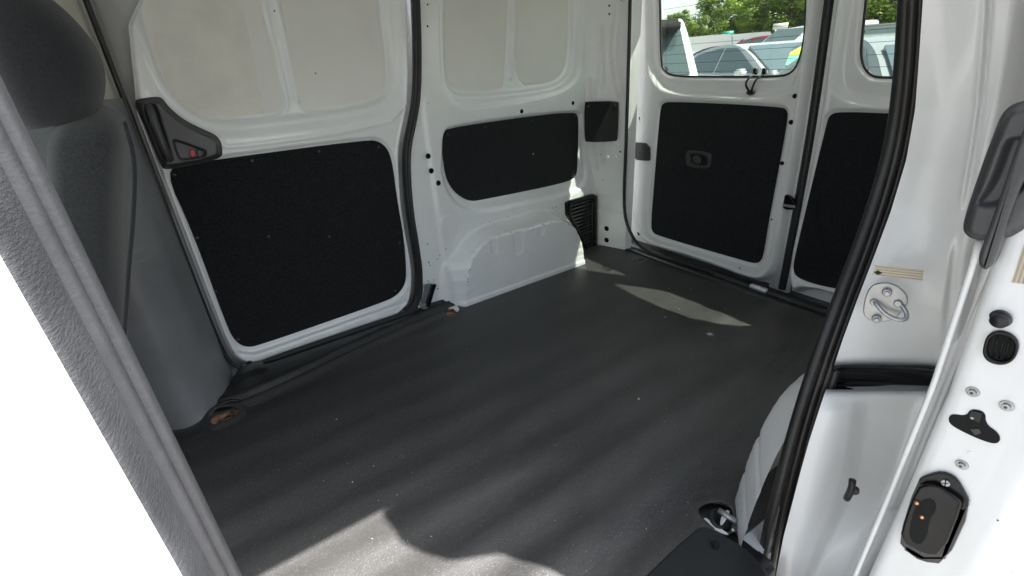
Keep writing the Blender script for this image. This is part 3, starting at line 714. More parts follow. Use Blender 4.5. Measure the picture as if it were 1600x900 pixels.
# near wheel arch: mirror of the far one
def near_pos(U, V, D):
    P = WP.o+U[..., None]*WP.U+V[..., None]*WP.V+D[..., None]*WP.N
    P[..., 1] = 1.94-P[..., 1]; return P
def near_depth(U, V):
    sA = psdf(U, V, arch_in); A = 1-np.clip(sA/.15, 0, 1); prot = .066+.10*np.clip(U, 0, 1)
    D = -.07*(1-A)+prot*(.75*A+.25*sst(A))
    for zz in (.075, .15): D += -.004*ridge(V-zz-.3*(U-.03), .006)*(A > .2)
    return D
def near_mask(U, V):
    yv = .30-.1105*U+near_depth(U, V)*.994
    return np.minimum((.291-yv), .25-U)
sheet('near_side_wall', PAINT_WORN, None, WP, -.10, .95, -.02, 1.27, .006, near_depth, near_mask, near_pos)
nw = bpy.data.objects['near_side_wall']; part(nw); nw['label'] = 'inside of the near rear quarter with the white wheel arch beside the door opening'
nw.data.flip_normals()

# ---------------------------------------------------------------- roof, outer shell, cab
o = box('roof', (-1.7, .24, 1.27), (1.84, 1.76, 1.30), PAINT, None, .01); part(o)
o = box('roof_rail', (-.10, .245, 1.10), (1.8, .36, 1.268), PAINT_IN, None, .012); part(o)
o = box('rear_header', (1.70, .15, 1.215), (1.80, 1.75, 1.268), PAINT_IN, None, .012); part(o)
o = box('near_body_side', (.90, .135, -.25), (1.84, .155, 1.27), PAINT, None, .006); part(o)
o = box('near_inner_wall', (.95, .20, .30), (1.76, .215, 1.27), PAINT_IN, None, .006); part(o)
o = box('far_body_side', (.775, 1.80, -.25), (1.84, 1.82, 1.27), PAINT, None, .006); part(o)
o = box('far_front_door', (-1.6, 1.72, -.16), (-.095, 1.765, .60), PAINT, None, .01); part(o)
o = box('far_front_pillar', (-.32, 1.70, .55), (-.088, 1.765, 1.27), BEIGE, None, .01); part(o)
o = box('door_overlap', (-.20, 1.768, -.16), (-.03, 1.79, 1.27), PAINT_IN, None, .004); part(o)
o = box('cab_floor', (-1.75, .1, -.30), (-.5, 1.76, -.27), SILLP, None, .004); part(o)
o = box('cab_bulkhead', (-.515, .3, -.3), (-.49, 1.72, -.004), SILLP, None, .004); part(o)
o = box('dashboard', (-1.75, .2, -.25), (-1.35, 1.74, .35), DGREYP, None, .05); part(o)

# far B-pillar trim (grey plastic) and beige upper trim
def trim_rings():
    R = []
    for z in np.linspace(-.0, .88, 90):
        k = 1-math.exp(-z/.10)              # foot flares out at the floor
        b = .030*(1-k)
        kn = 0.
        xr = -.083-.004*z; back = .035*k
        top = sst(np.array((z-.5)/.4))*.05
        lip = .022*float(sst(np.array((.52-z)/.018)))*math.exp(-max(0, .50-z)/.5)
        row = [(-.62, 1.49+top, z), (-.45, 1.49+top-.004, z), (-.30, 1.487+top-b*.3-lip*.4, z), (-.24, 1.487+top-b-lip, z), (-.205, 1.489+top-b-lip, z),
               (-.175, 1.498+top-b+.008*k-lip, z), (-.150-lip*.1, 1.512+top*.8-b*.8+.012*k-lip*.9, z), (-.128+b*.3, 1.540+top*.5+back*.3-b*.7-lip*.6, z), (-.112+b*.3, 1.572+back*.4-b*.5-lip*.2, z), (-.100, 1.605, z), (xr-.006, 1.635, z), (xr-.004, 1.672, z)]
        R.append(chaikin(row, 2, False))
    return R
o = loft('pillar_trim', trim_rings(), GREYP, None, cap=False, closed=False); part(o); o['label'] = 'grey plastic lower pillar trim beside the passenger seat'
rows = []
for z in np.linspace(.845, 1.26, 14):
    t = (z-.845)/.415
    rows.append(chaikin([(-.62, 1.52, z), (-.3, 1.53-.01*t, z), (-.16, 1.56-.02*t, z), (-.11, 1.60-.02*t, z), (-.104, 1.66, z)], 2, False))
o = loft('upper_pillar_trim', rows, BEIGE, None, cap=False, closed=False); part(o)
pts = [(-.090, 1.640, 1.27), (-.092, 1.64, .6), (-.092, 1.64, .14), (-.082, 1.638, .06), (-.05, 1.636, .022), (0, 1.642, .008)]
o = tube('door_seal', pts, .0065, RUBBER, None, 8, smooth_it=2); part(o)
# seal down the rear edge of the far door opening
sp = [DP.P(u+.004, v, .014) for u, v in sealR]
prof = [(-.014, -.012), (.004, -.014), (.012, -.011), (.015, -.004), (.008, 0), (.015, .004), (.012, .010), (.004, .013), (-.014, .012)]
o = tube('door_seal', sp, 0, RUBBER, None, prof=prof, up=(0, -1, 0), smooth_it=2); part(o)

# ---------------------------------------------------------------- passenger seat
seat = vempty('passenger_seat', (0, 0, 0)); seat['label'] = 'dark grey cloth passenger seat seen from behind its backrest'
def superring(cx, cy, z, hx, hy, n=40, p=3.2, skew=0):
    r = []
    for i in range(n):
        a = 2*math.pi*i/n; c, s = math.cos(a), math.sin(a)
        x = hx*math.copysign(abs(c)**(2/p), c); y = hy*math.copysign(abs(s)**(2/p), s); r.append((cx+x, cy+y, z+skew*x))
    return r
R = []
for t in np.linspace(0, 1, 26):
    z = .10+.775*t; cx = -.447+.318*t+.012*math.sin(t*math.pi)
    e = max(0, (t-.90)/.10); sh = math.sqrt(max(0, 1-e*e)) if e > 0 else 1
    b = 1-.25*max(0, .15-t)/.15
    R.append(superring(cx, 1.355, z, (.072+.012*math.sin(t*6))*b*max(.12, sh), (.215-.03*t)*max(.3, sh**.6), p=3.6))
loft('backrest', R, FABRIC, seat)
R = []
for t in np.linspace(0, 1, 22):
    z = .848+.235*t; cx = -.178+.020*math.sin(t*math.pi)-.01*t
    s = (math.sin(math.pi*min(1, max(0, .10+.83*t))))**.42
    R.append(superring(cx, 1.30, z, .083*s*(1-.12*t), .135*s, p=2.5, skew=.10))
loft('headrest', R, FABRIC_D, seat)
for y in (1.25, 1.36): tube('headrest_post', [(-.18, y, .80), (-.175, y, .93)], .006, STEEL, seat, 8)
tube('backrest_piping', [(-.078, 1.175, .845), (-.082, 1.155, .78), (-.118, 1.150, .68), (-.160, 1.148, .58), (-.215, 1.148, .44), (-.31, 1.15, .2)], .004, FABRIC_D, seat, 8, smooth_it=2)
R = []
for x in np.linspace(-1.0, -.46, 14):
    R.append([(x, 1.355+a, b) for a, b in [(-.22, -.02), (-.23, .05), (-.19, .12), (-.1, .13), (.1, .13), (.19, .12), (.23, .05), (.22, -.02)]])
loft('seat_cushion', R, FABRIC, seat)

# ---------------------------------------------------------------- near B-pillar (left edge of the picture)
pill = vempty('near_pillar', (0, 0, 0)); pill['label'] = 'near door pillar at the left edge, sunlit white paint with rough grey trim'
def sweep_z(name, prof, z0, z1, m, parent, nz=40, bow=0.):
    rows = []
    for z in np.linspace(z0, z1, nz):
        rows.append([(x, y, z) for x, y in prof])
    return loft(name, rows, m, parent, cap=False, closed=False)
sweep_z('pillar_paint', chaikin([(-.34, .125), (-.28, .13), (-.20, .15), (-.10, .185), (-.066, .208), (-.060, .222), (-.062, .24)], 2, False), -.5, 1.27, PAINT, pill)
sweep_z('pillar_trim', chaikin([(-.070, .216), (-.0605, .220), (-.0585, .226), (-.0575, .236), (-.057, .247), (-.0575, .255), (-.060, .258)], 2, False), -.2, 1.27, BRUSH, pill, 60)
sweep_z('seal_bead', chaikin([(-.068, .252), (-.062, .2555), (-.0545, .2575), (-.0535, .262), (-.0545, .267), (-.064, .270)], 2, False), -.2, 1.27, LIPM, pill)
sweep_z('seal_lip', chaikin([(-.066, .270), (-.0580, .2735), (-.0520, .2745), (-.0510, .281), (-.0525, .286), (-.060, .30), (-.085, .32)], 2, False), -.2, 1.27, LIPM, pill)

o = box('front_door_shell', (-1.30, .09, -.50), (-.335, .135, .46), PAINT, None, .015); part(o)
o = box('front_door_glass', (-1.25, .118, .44), (-.335, .122, 1.24), GLASS, None, 0); part(o)
# ---------------------------------------------------------------- near rear jamb and seal
def near_pt(px, py, y):
    d = ray(px, py); t = y/d[1]; return CAM+d*t
sealn = [(1425, -120, .285), (1419, 0, .283), (1412, 120, .281), (1400, 215, .28), (1378, 300, .278), (1345, 395, .275), (1312, 480, .272), (1283, 560, .270), (1262, 625, .268), (1243, 690, .266), (1225, 760, .264), (1208, 830, .262), (1198, 890, .262), (1190, 960, .262), (1178, 1060, .262)]
def seal_strand(name, dx0, dx1, y_off, r, m):
    pts = []
    for (px, py, y) in sealn:
        k = min(1, max(0, py/900)); dx = dx0+(dx1-dx0)*k
        pts.append(near_pt(px+dx, py, y+y_off))
    o = tube(name, pts, r, m, None, 10, smooth_it=2); part(o); return o
seal_strand('door_seal', -3, -10, .012, .0092, RUBBER)
seal_strand('door_seal', 7, 8, .003, .0062, RUBBER_B)
seal_strand('door_seal', 20, 18, -.003, .0058, RUBBER_B)
seal_strand('door_seal', 30, 29, -.010, .0062, RUBBER_B)
# jamb surface: rows of readings from the seal out to the door gap
jrows = [  # py, left px, right px, y at right
    (-120, 1452, 1592, .205), (0, 1450, 1580, .198), (90, 1444, 1566, .19), (170, 1438, 1552, .183), (250, 1424, 1534, .175), (330, 1400, 1516, .168), (400, 1374, 1502, .160),
    (470, 1347, 1496, .152), (530, 1325, 1492, .147), (575, 1310, 1487, .144), (610, 1298, 1472, .142), (640, 1288, 1458, .140), (690, 1272, 1448, .138), (740, 1258, 1432, .136), (790, 1245, 1408, .134),
    (840, 1232, 1374, .132), (890, 1222, 1343, .130), (960, 1210, 1300, .128), (1060, 1195, 1240, .126)]
JR = np.array(jrows, float); pys = np.r_[np.linspace(-120, 540, 70), np.linspace(545, 1060, 80)]
rows = []; 
for py in pys:
    l = np.interp(py, JR[:, 0], JR[:, 1])-8; r = np.interp(py, JR[:, 0], JR[:, 2]); yr = np.interp(py, JR[:, 0], JR[:, 3])
    yl = np.interp(py, [s[1] for s in sealn], [s[2] for s in sealn])-.014
    row = []
    for s in np.linspace(0, 1, 44):
        px = l+(r-l)*s
        y = yl+(yr-yl)*s
        p = near_pt(px, py, y)
        # relief along the sight-independent -x direction (in or out of the jamb)
        dx = 0.
        if py < 560:
            f = 1-sst(np.array((py-450)/90)) if py > 450 else 1
            c_ = .70+.15*py/300
            dx += -.010*math.exp(-((s-c_)/.035)**2)*sst(np.array((330-py)/30))+.008*math.exp(-((s-c_-.07)/.03)**2)*sst(np.array((340-py)/30))
            dx += .022*sst(np.array((s-.86)/.06))*sst(np.array((py-360)/60))*f
            dx += -.006*math.exp(-((s-.25)/.25)**2)
        else:
            k = float(sst(np.array((py-612)/40))); sb = float(np.interp(py, [600, 640, 740, 800, 900, 1060], [.22, .27, .36, .36, .34, .30]))
            dx += k*(-.022*math.exp(-((s-sb*.5)/.16)**2)+.040*float(sst(np.array((s-sb)/.16)))-.030*float(sst(np.array((s-.80)/.10))))
        gd = math.exp(-((py-592)/17)**6); dx = float(dx)*(1-gd)+.06*gd
        p = CAM+(p-CAM)*(1+float(dx)/np.linalg.norm(p-CAM)); row.append(p)
    # return flange towards the outside
    e = row[-1]; row.append(e+np.array([.004, -.004, 0])); row.append(e+np.array([.03, -.010, 0])); row.append(e+np.array([.5, -.012, 0]))
    rows.append(row)
jamb = loft('rear_jamb', rows, PAINT, None, cap=False, closed=False); part(jamb); jamb['label'] = 'white painted jamb behind the open side door with striker and track'
def jambfit(px, py, y): return near_pt(px, py, y)
JN = None
def jplane(px, py, y, off=.0):
    p = near_pt(px, py, y); 
    return Plane((p[0]-off, p[1], p[2]), (.35, -.94, 0))
# rub strip sticker
jp = jplane(1405, 427, .208, .004)
pxplate('rub_strip', jp, [(1366, 414), (1444, 422), (1441, 438), (1363, 429)], .0012, CREAM, None, 0, .0003); part(bpy.data.objects['rub_strip'])
for k in range(4):
    a = k*4+1.5
    o = pxplate('rub_strip_line', jp, [(1368, 414+a), (1442, 422+a), (1442, 423.6+a), (1368, 415.6+a)], .0009, BEIGEL, None, 0, .0003, .0012); part(o)
o = pxplate('rub_strip_arrow', jp, [(1365, 424.5), (1372, 422), (1379, 426), (1371, 428.5)], .001, BLACKP, None, 0, .0003, .0013); part(o)
# striker
jp = jplane(1384, 472, .214, .005)
o = pxplate('striker_plate', jp, [(1350, 470), (1358, 448), (1372, 441), (1395, 441), (1415, 455), (1420, 470), (1412, 484), (1395, 500), (1365, 502), (1348, 492)], .004, STEEL, None, 2, .0015); part(o)
for px in [(1386, 454), (1370, 495)]: 
    o = plug('striker_bolt', jp, px, .0058, STEEL, None, .006, .004); part(o)
    u, v = jp.uv(*px); o = plate('bolt_head', jp, circ(u, v, .0036, 6), .004, STEEL, None, .0006, .009); part(o)
def jpt(px, py, d): u, v = jp.uv(px, py); return jp.P(u, v, d)
o = tube('striker_loop', [jpt(1366, 468, .003), jpt(1369, 470, .012), jpt(1384, 484, .017), jpt(1404, 492, .018), jpt(1416, 491, .016), jpt(1417, 484, .010), jpt(1407, 473, .003)], .0030, STEEL, None, 10, smooth_it=2); part(o)
for q in [(1366, 470), (1403, 472)]:
    o = plug('loop_collar', jp, q, .005, STEEL, None, .004, .004); part(o)
# roller track
tp = [near_pt(1306, 575, .248), near_pt(1310, 590, .246), near_pt(1400, 600, .196), near_pt(1484, 600, .150)]
tv = []; 
tr_rows = []
for s in np.linspace(0, 1, 20):
    px = 1302+(1489-1302)*s; y = .255+(.140-.255)*s
    up = 573+9*s-3*math.sin(s*3); dn = 607+10*s-20*max(0, (s-.8)/.2)**2
    r = []
    for k, (q, dd) in enumerate([(-.06, -.002), (0, -.003), (.04, .004), (.08, .012), (.5, .020), (.60, .010), (.66, .008), (.72, .018), (.90, .016), (.96, .002), (1, -.004), (1.06, -.002)]):
        p = near_pt(px, up+(dn-up)*q, y); r.append(CAM+(p-CAM)*(1+(dd*1.6-.004)/np.linalg.norm(p-CAM)))
    tr_rows.append(r)
o = loft('roller_track', tr_rows, BLACKP, None, cap=False, closed=False); part(o); o['label'] = 'black roller track slot in the jamb'
p = near_pt(1330, 765, .185)
o = tube('edge_clip', [near_pt(1332, 750, .175), near_pt(1331, 763, .172), near_pt(1323, 779, .176)], .0055, RUBBER, None, 8, smooth_it=1); part(o)
o = plug('clip_head', jplane(1333, 765, .172, .0), (1334, 764), .008, RUBBER, None, .006); part(o)

# ---------------------------------------------------------------- opened near sliding door
nd = vempty('sliding_door', (0, 0, 0)); nd['label'] = 'near white sliding door slid fully back, showing its front edge with grab trim'
X0 = .68
def yin(z): return float(np.interp(z, [-.5, .0, .3, .5, .66, .8, .92, 1.25], [.112, .108, .103, .102, .108, .120, .150, .185]))
def yout(z): return float(np.interp(z, [-.5, .0, .25, .45, .66, .8, .92, 1.25], [.002, .002, .003, .004, .010, .018, .035, .075]))
rows = []
for z in np.linspace(-.24, 1.23, 150):
    X0 = .68-.07*float(sst((z-.99)/.10))  # upper leading edge bulges forward, invented to shape the floor shadow
    a, b = yin(z), yout(z)
    pr = [(1.38, a+.002), (X0+.10, a+.002), (X0+.018, a+.001), (X0+.004, a-.003), (X0, a-.010), (X0+.0008, a-.030), (X0+.0008, a-.055), (X0+.003, b+.030), (X0+.002, b+.018), (X0+.004, b+.008), (X0+.012, b), (X0+.05, b-.006), (1.38, b-.010)]
    rows.append([(x, y, z) for x, y in chaikin(pr, 2, False)])
o = loft('door_shell', rows, PAINT, nd, cap=False, closed=False); X0 = .68
rows = []
for r_ in ():
    pass
mesh('door_bottom', [(X0+.004, .105, -.235), (X0+.004, .020, -.235), (1.38, .012, -.235), (1.38, .11, -.235)], [(0, 1, 2, 3)], PAINT, nd)
mesh('door_top', [(X0-.066, .185, 1.225), (X0-.066, .075, 1.225), (1.38, .065, 1.225), (1.38, .187, 1.225)], [(3, 2, 1, 0)], PAINT, nd)
NF = Plane((X0+.0005, 0, 0), (0, -1, 0))
# bump stop, vent, bolts, slot
def npt(px, py, d): u, v = NF.uv(px, py); return NF.P(u, v, d)
o = tube('stop_base', [npt(1565, 497, 0), npt(1563, 497, .003)], .0098, DGREYP, nd, 20)
o = tube('bump_stop', [npt(1566, 497, .001), npt(1566, 497, .010), npt(1566, 497, .0115)], .0078, RUBBER, nd, 20)
vo = NF.uvs([(1538, 540), (1543, 522), (1560, 514), (1582, 520), (1594, 535), (1590, 555), (1580, 566), (1562, 569), (1545, 563), (1537, 552)])
vi2 = NF.uvs([(1544, 541), (1549, 526), (1562, 520), (1580, 525), (1588, 537), (1584, 552), (1577, 561), (1562, 563), (1549, 558), (1544, 551)])
plate('grommet_back', NF, chaikin(vi2, 2), .0012, HOLE, nd, .0003, 0)
ring_plate('vent_grommet', NF, chaikin(vo, 2), chaikin(vi2, 2), .005, BLACKP, nd, 0)
for k in range(3):
    a = NF.uv(1553+k*9, 557+k*2); b = NF.uv(1561+k*9, 524+k*2)
    tube('grommet_bar', [NF.P(*a, .0025), NF.P(*b, .0025)], .0008, BLACKP, nd, 6)
for px in [(1520, 612), (1573, 634), (1503, 726)]:
    u, v = NF.uv(*px)
    plate('bolt_washer', NF, circ(u, v, .0064, 22), .0014, STEEL, nd, .0006, 0)
    plate('bolt_head', NF, circ(u, v, .0040, 6, a0=.4), .0035, STEEL, nd, .0006, .0012)
    plate('bolt_socket', NF, circ(u, v, .0017, 8), .0004, DGREYP, nd, .0001, .0045)
pxplate('latch_slot', NF, [(1482, 652), (1488, 646), (1510, 650), (1517, 638), (1540, 643), (1540, 662), (1560, 676), (1564, 688), (1555, 694), (1530, 686), (1500, 672), (1484, 662)], .0010, HOLE, nd, 2, .0003, 0)
pxplate('latch_tab', NF, [(1514, 652), (1518, 640), (1536, 645), (1532, 660)], .0012, BLACKP, nd, 0, .0004, .0011)
plug('latch_pin', NF, (1520, 652), .0016, STEEL, nd, .0008, .0022)
pxplate('lock_detail', NF, [(1517, 670), (1530, 669), (1534, 676), (1524, 679)], .0008, DGREYP, nd, 0, .0002, .0011)
plug('small_dimple', NF, (1514, 707), .0018, PAINT, nd, .001, .0)
plug('paint_nick', NF, (1559, 813), .0011, DGREYP, nd, .0006, .0)
# contact block
cpx = [(1434, 748), (1450, 741), (1470, 737), (1490, 744), (1500, 756), (1520, 790), (1478, 880), (1440, 876), (1418, 860), (1404, 843)]
pxplate('contact_gasket', NF, cpx, .003, HANDLEP, nd, 1, .001, 0)
pxplate('contact_base', Plane((X0+.0005-0.0060, 0, 0), (0, -1, 0)), [(1434, 749), (1450, 742), (1470, 738), (1489, 745), (1499, 757), (1516, 789), (1502, 800), (1440, 760)], .0048, BLACKP, nd, 1, .001, -.0048)
pxplate('contact_block', Plane((X0+.0005-0.0135, 0, 0), (0, -1, 0)), [(1431, 764), (1442, 757), (1462, 758), (1499, 782), (1502, 792), (1472, 868), (1445, 869), (1404, 844), (1414, 805)], .0125, BLACKP, nd, 1, .003, -.0125)
pxplate('contact_recess', Plane((X0+.0005-0.0135, 0, 0), (0, -1, 0)), [(1436, 782), (1458, 778), (1464, 796), (1452, 812), (1449, 838), (1438, 852), (1420, 842), (1424, 808)], .0008, HOLE, nd, 1, .0002, 0)
pxplate('gasket_edge', NF, [(1496, 795), (1513, 790), (1478, 872), (1440, 872), (1414, 858), (1418, 852), (1445, 868), (1472, 868)], .0020, GREYP, nd, 0, .0005, .001)
plug('contact_screw', Plane((X0+.0005-0.0070, 0, 0), (0, -1, 0)), (1477, 755), .0048, STEEL, nd, .002, -.001)
for a, b in (((1472, 755), (1482, 755.5)), ((1477.5, 750), (1476.5, 760))): SP_ = Plane((X0+.0005-.0084, 0, 0), (0, -1, 0)); tube('screw_slot', [SP_.P(*SP_.uv(*a)), SP_.P(*SP_.uv(*b))], .0006, HOLE, nd, 6)
for px in [(1432, 786), (1440, 808)]:
    u, v = Plane((X0+.0005-.015, 0, 0), (0, -1, 0)).uv(*px); r3 = []
    for rr_, h in ((.0030, .013), (.0030, .0148), (.0022, .0165), (.0008, .0172)): r3.append([NF.P(u+rr_*math.cos(2*math.pi*i/12), v+rr_*math.sin(2*math.pi*i/12), h) for i in range(12)])
    loft('contact_pin', r3, COPPER, nd)
# rub strip on the door edge
pxplate('rub_strip', NF, [(1602, 376), (1584, 432), (1580, 441), (1612, 446), (1630, 380)], .0008, CREAM, nd, 0, .0002)
for k in range(4):
    x = 1583+k*7; pxplate('rub_strip_line', NF, [(x, 440+k), (x+3, 441+k), (x+24, 380+k), (x+21, 378+k)], .0006, BEIGEL, nd, 0, .0002, .0008)
# grab trim on the front inner corner of the door
HP = Plane((.656, 0, 0), (0, -1, 0))
HB = Plane((.650, 0, 0), (0, -1, 0))
hA = chaikin(HP.uvs([(1640, 150), (1600, 160), (1577, 163), (1558, 179), (1546, 210), (1528, 258), (1512, 305), (1498, 350), (1497, 366), (1508, 377), (1532, 383), (1600, 370), (1660, 250)]), 2)
cupA = chaikin(HP.uvs([(1650, 195), (1600, 213), (1580, 211), (1566, 220), (1556, 250), (1540, 292), (1520, 315), (1519, 322), (1532, 327), (1556, 326), (1600, 300), (1660, 240)]), 2)
def hA_d(U, V): return -.014+.014*inside(psdf(U, V, hA), .010)-.010*inside(psdf(U, V, cupA), .006)
sheet('grab_trim', HANDLEP, nd, HP, hA[:, 0].min()-.004, hA[:, 0].max()+.004, hA[:, 1].min()-.004, hA[:, 1].max()+.004, .0018, hA_d, lambda U, V: psdf(U, V, hA))
hB = HB.uvs([(1527, 402), (1534, 382), (1556, 322), (1580, 250), (1602, 188), (1680, 60), (1700, 160), (1604, 265), (1578, 335), (1553, 402), (1547, 418), (1538, 424), (1528, 416)])
plate('grab_trim_edge', HB, chaikin(hB, 2), .022, HANDLEP, nd, .004, -.022)
plate('grab_trim_body', HP, hA, .034, HANDLEP, nd, .001, -.0475)
# rubber run and metal channel below the trim
pts = [(X0+.010, yin(z)+.014, z) for z in np.linspace(.10, .69, 30)]
tube('edge_channel', pts, .0034, PAINT, nd, 8)
# upper roller arm of the open door
t_ = tube('roller_arm', [(.72, .17, 1.18), (.66, .22, 1.14), (.62, .27, 1.12)], .018, STEEL, nd, 8, smooth_it=2)

# ---------------------------------------------------------------- crumbs and chips on the mat
bm = bmesh.new()
for (px, py, r) in [(526, 656, .003), (998, 624, .0038), (1039, 496, .004), (1080, 453, .0028), (1134, 484, .003), (1061, 483, .002), (1056, 480, .0016), (584, 729, .002), (551, 754, .002), (640, 590, .0016), (1009, 438, .0018), (730, 546, .0022), (674, 839, .0022), (621, 774, .0018), (915, 419, .002), (1045, 452, .0035), (1145, 829, .0032), (840, 246, .0)] + [(float(rng.uniform(480, 1100)), float(rng.uniform(560, 860)), float(rng.uniform(.0006, .0012))) for _ in range(50)]:
    if r <= 0: continue
    x, y = Fz(px, py, .003)
    mtx = Matrix.Translation((x, y, .005)) @ Matrix.Rotation(random.random()*3, 4, 'Z') @ Matrix.Diagonal((r*random.uniform(.7, 1.3), r*random.uniform(.5, 1), r*.4, 1))
    bmesh.ops.create_icosphere(bm, subdivisions=1, radius=1, matrix=mtx)
me = bpy.data.meshes.new('crumbs'); bm.to_mesh(me); bm.free()
o = link('crumbs', me, CHIP); tag(o, 'pale paint chips and crumbs scattered on the black floor mat', 'debris', kind='stuff')
u, v = WP.uv(837, 241); o = plate('lint_fleck', WP, circ(u, v, .0015, 8, .004), .001, CHIP, wall, .0003, -.016)

# ================================================================== OUTSIDE
GZ = -.53
def mat_ground():
    M = mat('concrete', (.28, .27, .245), .9, noise=(1.3, .12), bump=[(60, .012), (14, .01)], spots=[(70, .62, (.17, .16, .14))]); return M
GM = mat_ground()
gv = [(-400, -400, GZ), (400, -400, GZ), (400, 400, GZ), (-400, 400, GZ)]
g = mesh('ground', gv, [(0, 1, 2, 3)], GM, None, False); g['kind'] = 'structure'
LEAF = [mat('leaves_'+n, c, .6, spec=.3, noise=(3, .35)) for n, c in (('green', (.19, .28, .045)), ('light', (.27, .36, .06)), ('dark', (.11, .17, .035)))]
BARK = mat('bark', (.09, .07, .05), .9, bump=(20, .02))

def tree_mesh(seed, H, Rw):
    r = np.random.default_rng(seed); vs = []; fs = []; mi = []
    nb = 34; cl = []
    for i in range(nb):
        a = r.uniform(0, 2*math.pi); q = r.uniform(0, 1)**.6; z = r.uniform(.22, 1.0)
        w = math.sin(math.pi*min(1, (z-.1)/1.0))**.6
        cl.append((math.cos(a)*q*Rw*w, math.sin(a)*q*Rw*w, z*H*.93, r.uniform(.16, .30)*Rw))
    for (cx, cy, cz, cr) in cl:
        k = int(r.integers(0, 3))
        for j in range(210):
            d = r.normal(size=3); d /= np.linalg.norm(d); p = np.array([cx, cy, cz])+d*cr*r.uniform(.55, 1.08)*np.array([1, 1, .8])
            n = d+r.normal(size=3)*.5; n /= np.linalg.norm(n); t = np.cross(n, [0, 0, 1.]); t /= np.linalg.norm(t)+1e-6; b = np.cross(n, t)
            s = r.uniform(.05, .125)*H/7; b0 = len(vs)
            vs += [p-t*s, p-b*s*.6, p+t*s, p+b*s*.6]; fs.append((b0, b0+1, b0+2, b0+3)); mi.append(k)
    me = bpy.data.meshes.new('crown'); me.from_pydata([tuple(v) for v in vs], [], fs)
    for m_ in LEAF: me.materials.append(m_)
    me.polygons.foreach_set('material_index', mi); me.update()
    return me
tv_ = []
for s, (H, Rw) in enumerate([(7, 2.8), (8.5, 3.2), (6, 3.0)]):
    tm = tree_mesh(s+3, H, Rw)
    t = bpy.data.meshes.new('trunk'); vv = []; ff = []
    for i, z in enumerate(np.linspace(-.1, H*.75, 8)):
        rr0 = .17*(1-z/H)+.03
        vv += [(rr0*math.cos(a)+.12*math.sin(z), rr0*math.sin(a)+.1*math.sin(z*1.3), z) for a in np.linspace(0, 2*math.pi, 8, endpoint=False)]
    for i in range(7):
        for j in range(8): ff.append((i*8+j, i*8+(j+1) % 8, (i+1)*8+(j+1) % 8, (i+1)*8+j))
    # limbs
    for q in range(5):
        a = q*1.3; z0 = H*(.3+.08*q); b0 = len(vv); L_ = Rw*.6
        for (t_, r_) in ((0, .06), (1, .02)):
            c = (math.cos(a)*L_*t_, math.sin(a)*L_*t_, z0+t_*L_*.7)
            vv += [(c[0]+r_*math.cos(k), c[1]+r_*math.sin(k), c[2]) for k in (0, 2.1, 4.2)]
        for j in range(3): ff.append((b0+j, b0+(j+1) % 3, b0+3+(j+1) % 3, b0+3+j))
    t.from_pydata(vv, [], ff); t.materials.append(BARK)
    tv_.append((tm, t))
def at_az(az, dist): a = math.radians(az); return (math.cos(a)*dist, math.sin(a)*dist)
tree_desc = ['at the far left end of the tree line in the left rear window', 'second from the left behind the first parked white van', 'third from the left behind the white van roof', 'just left of the small teal sign', 'directly behind the small teal sign', 'right of the teal sign, left of the red car', 'directly above the red car', 'above the van with the sloping windscreen', 'behind the small white road sign', 'at the right edge of the left rear window', 'behind the gap between the two rear doors', 'at the left side of the right rear window', 'in the middle of the right rear window', 'outermost on the right, against the near pillar']
ti = 0
for row, (dist, n, a0, a1) in enumerate([(52, 14, 43.5, 16.5), (62, 14, 44.5, 15)]):
    for i in range(n):
        az = a0+(a1-a0)*i/(n-1)+rng.uniform(-.4, .4)
        h = .52+.42*sst(np.array((41-az)/11))+.50*sst(np.array((29-az)/7)) + rng.uniform(-.05, .05)
        x, y = at_az(az, dist+rng.uniform(-3, 3)); vi_ = int(rng.integers(0, 3))
        tr_ = empty('tree', (x, y, GZ)); tr_.rotation_euler.z = rng.uniform(0, 6); k = h*(.95 if row == 0 else 1.12); tr_.scale = (k*1.1, k*1.1, k)
        tag(tr_, ('front tree ' if row == 0 else 'rear tree ')+tree_desc[i], 'tree', 'trees beyond the parking lot')
        for nm, me in (('crown', tv_[vi_][0]), ('trunk', tv_[vi_][1])):
            q = bpy.data.objects.new(nm, me); C.objects.link(q); q.parent = tr_
# low brush under the trees as one mass
bv = []; bf = []
for i in range(5000):
    az = rng.uniform(13, 47); d = rng.uniform(45, 66); x, y = at_az(az, d); z = GZ+rng.uniform(0, 1.8)*rng.uniform(.3, 1)
    s = rng.uniform(.15, .4); nrm = rng.normal(size=3); t = np.cross(nrm, [0, 0, 1.]); t /= np.linalg.norm(t)+1e-6; b = np.cross(nrm/np.linalg.norm(nrm), t); p = np.array([x, y, z]); b0 = len(bv)
    bv += [p-t*s, p-b*s, p+t*s, p+b*s]; bf.append((b0, b0+1, b0+2, b0+3))
o = mesh('undergrowth', bv, bf, LEAF[0], None, False); tag(o, 'dense green undergrowth at the foot of the tree line', 'undergrowth', kind='stuff')
# grass verge
GRASS = mat('grass', (.09, .16, .035), .9, noise=(1.5, .4), bump=(30, .03))
a = [at_az(z, 43) for z in np.linspace(10, 50, 12)]; b = [at_az(z, 90) for z in np.linspace(10, 50, 12)]
o = mesh('grass_verge', [(x, y, GZ+.02) for x, y in a]+[(x, y, GZ+.05) for x, y in b], [(i, 12+i, 13+i, i+1) for i in range(11)], GRASS, None, False); o['kind'] = 'structure'

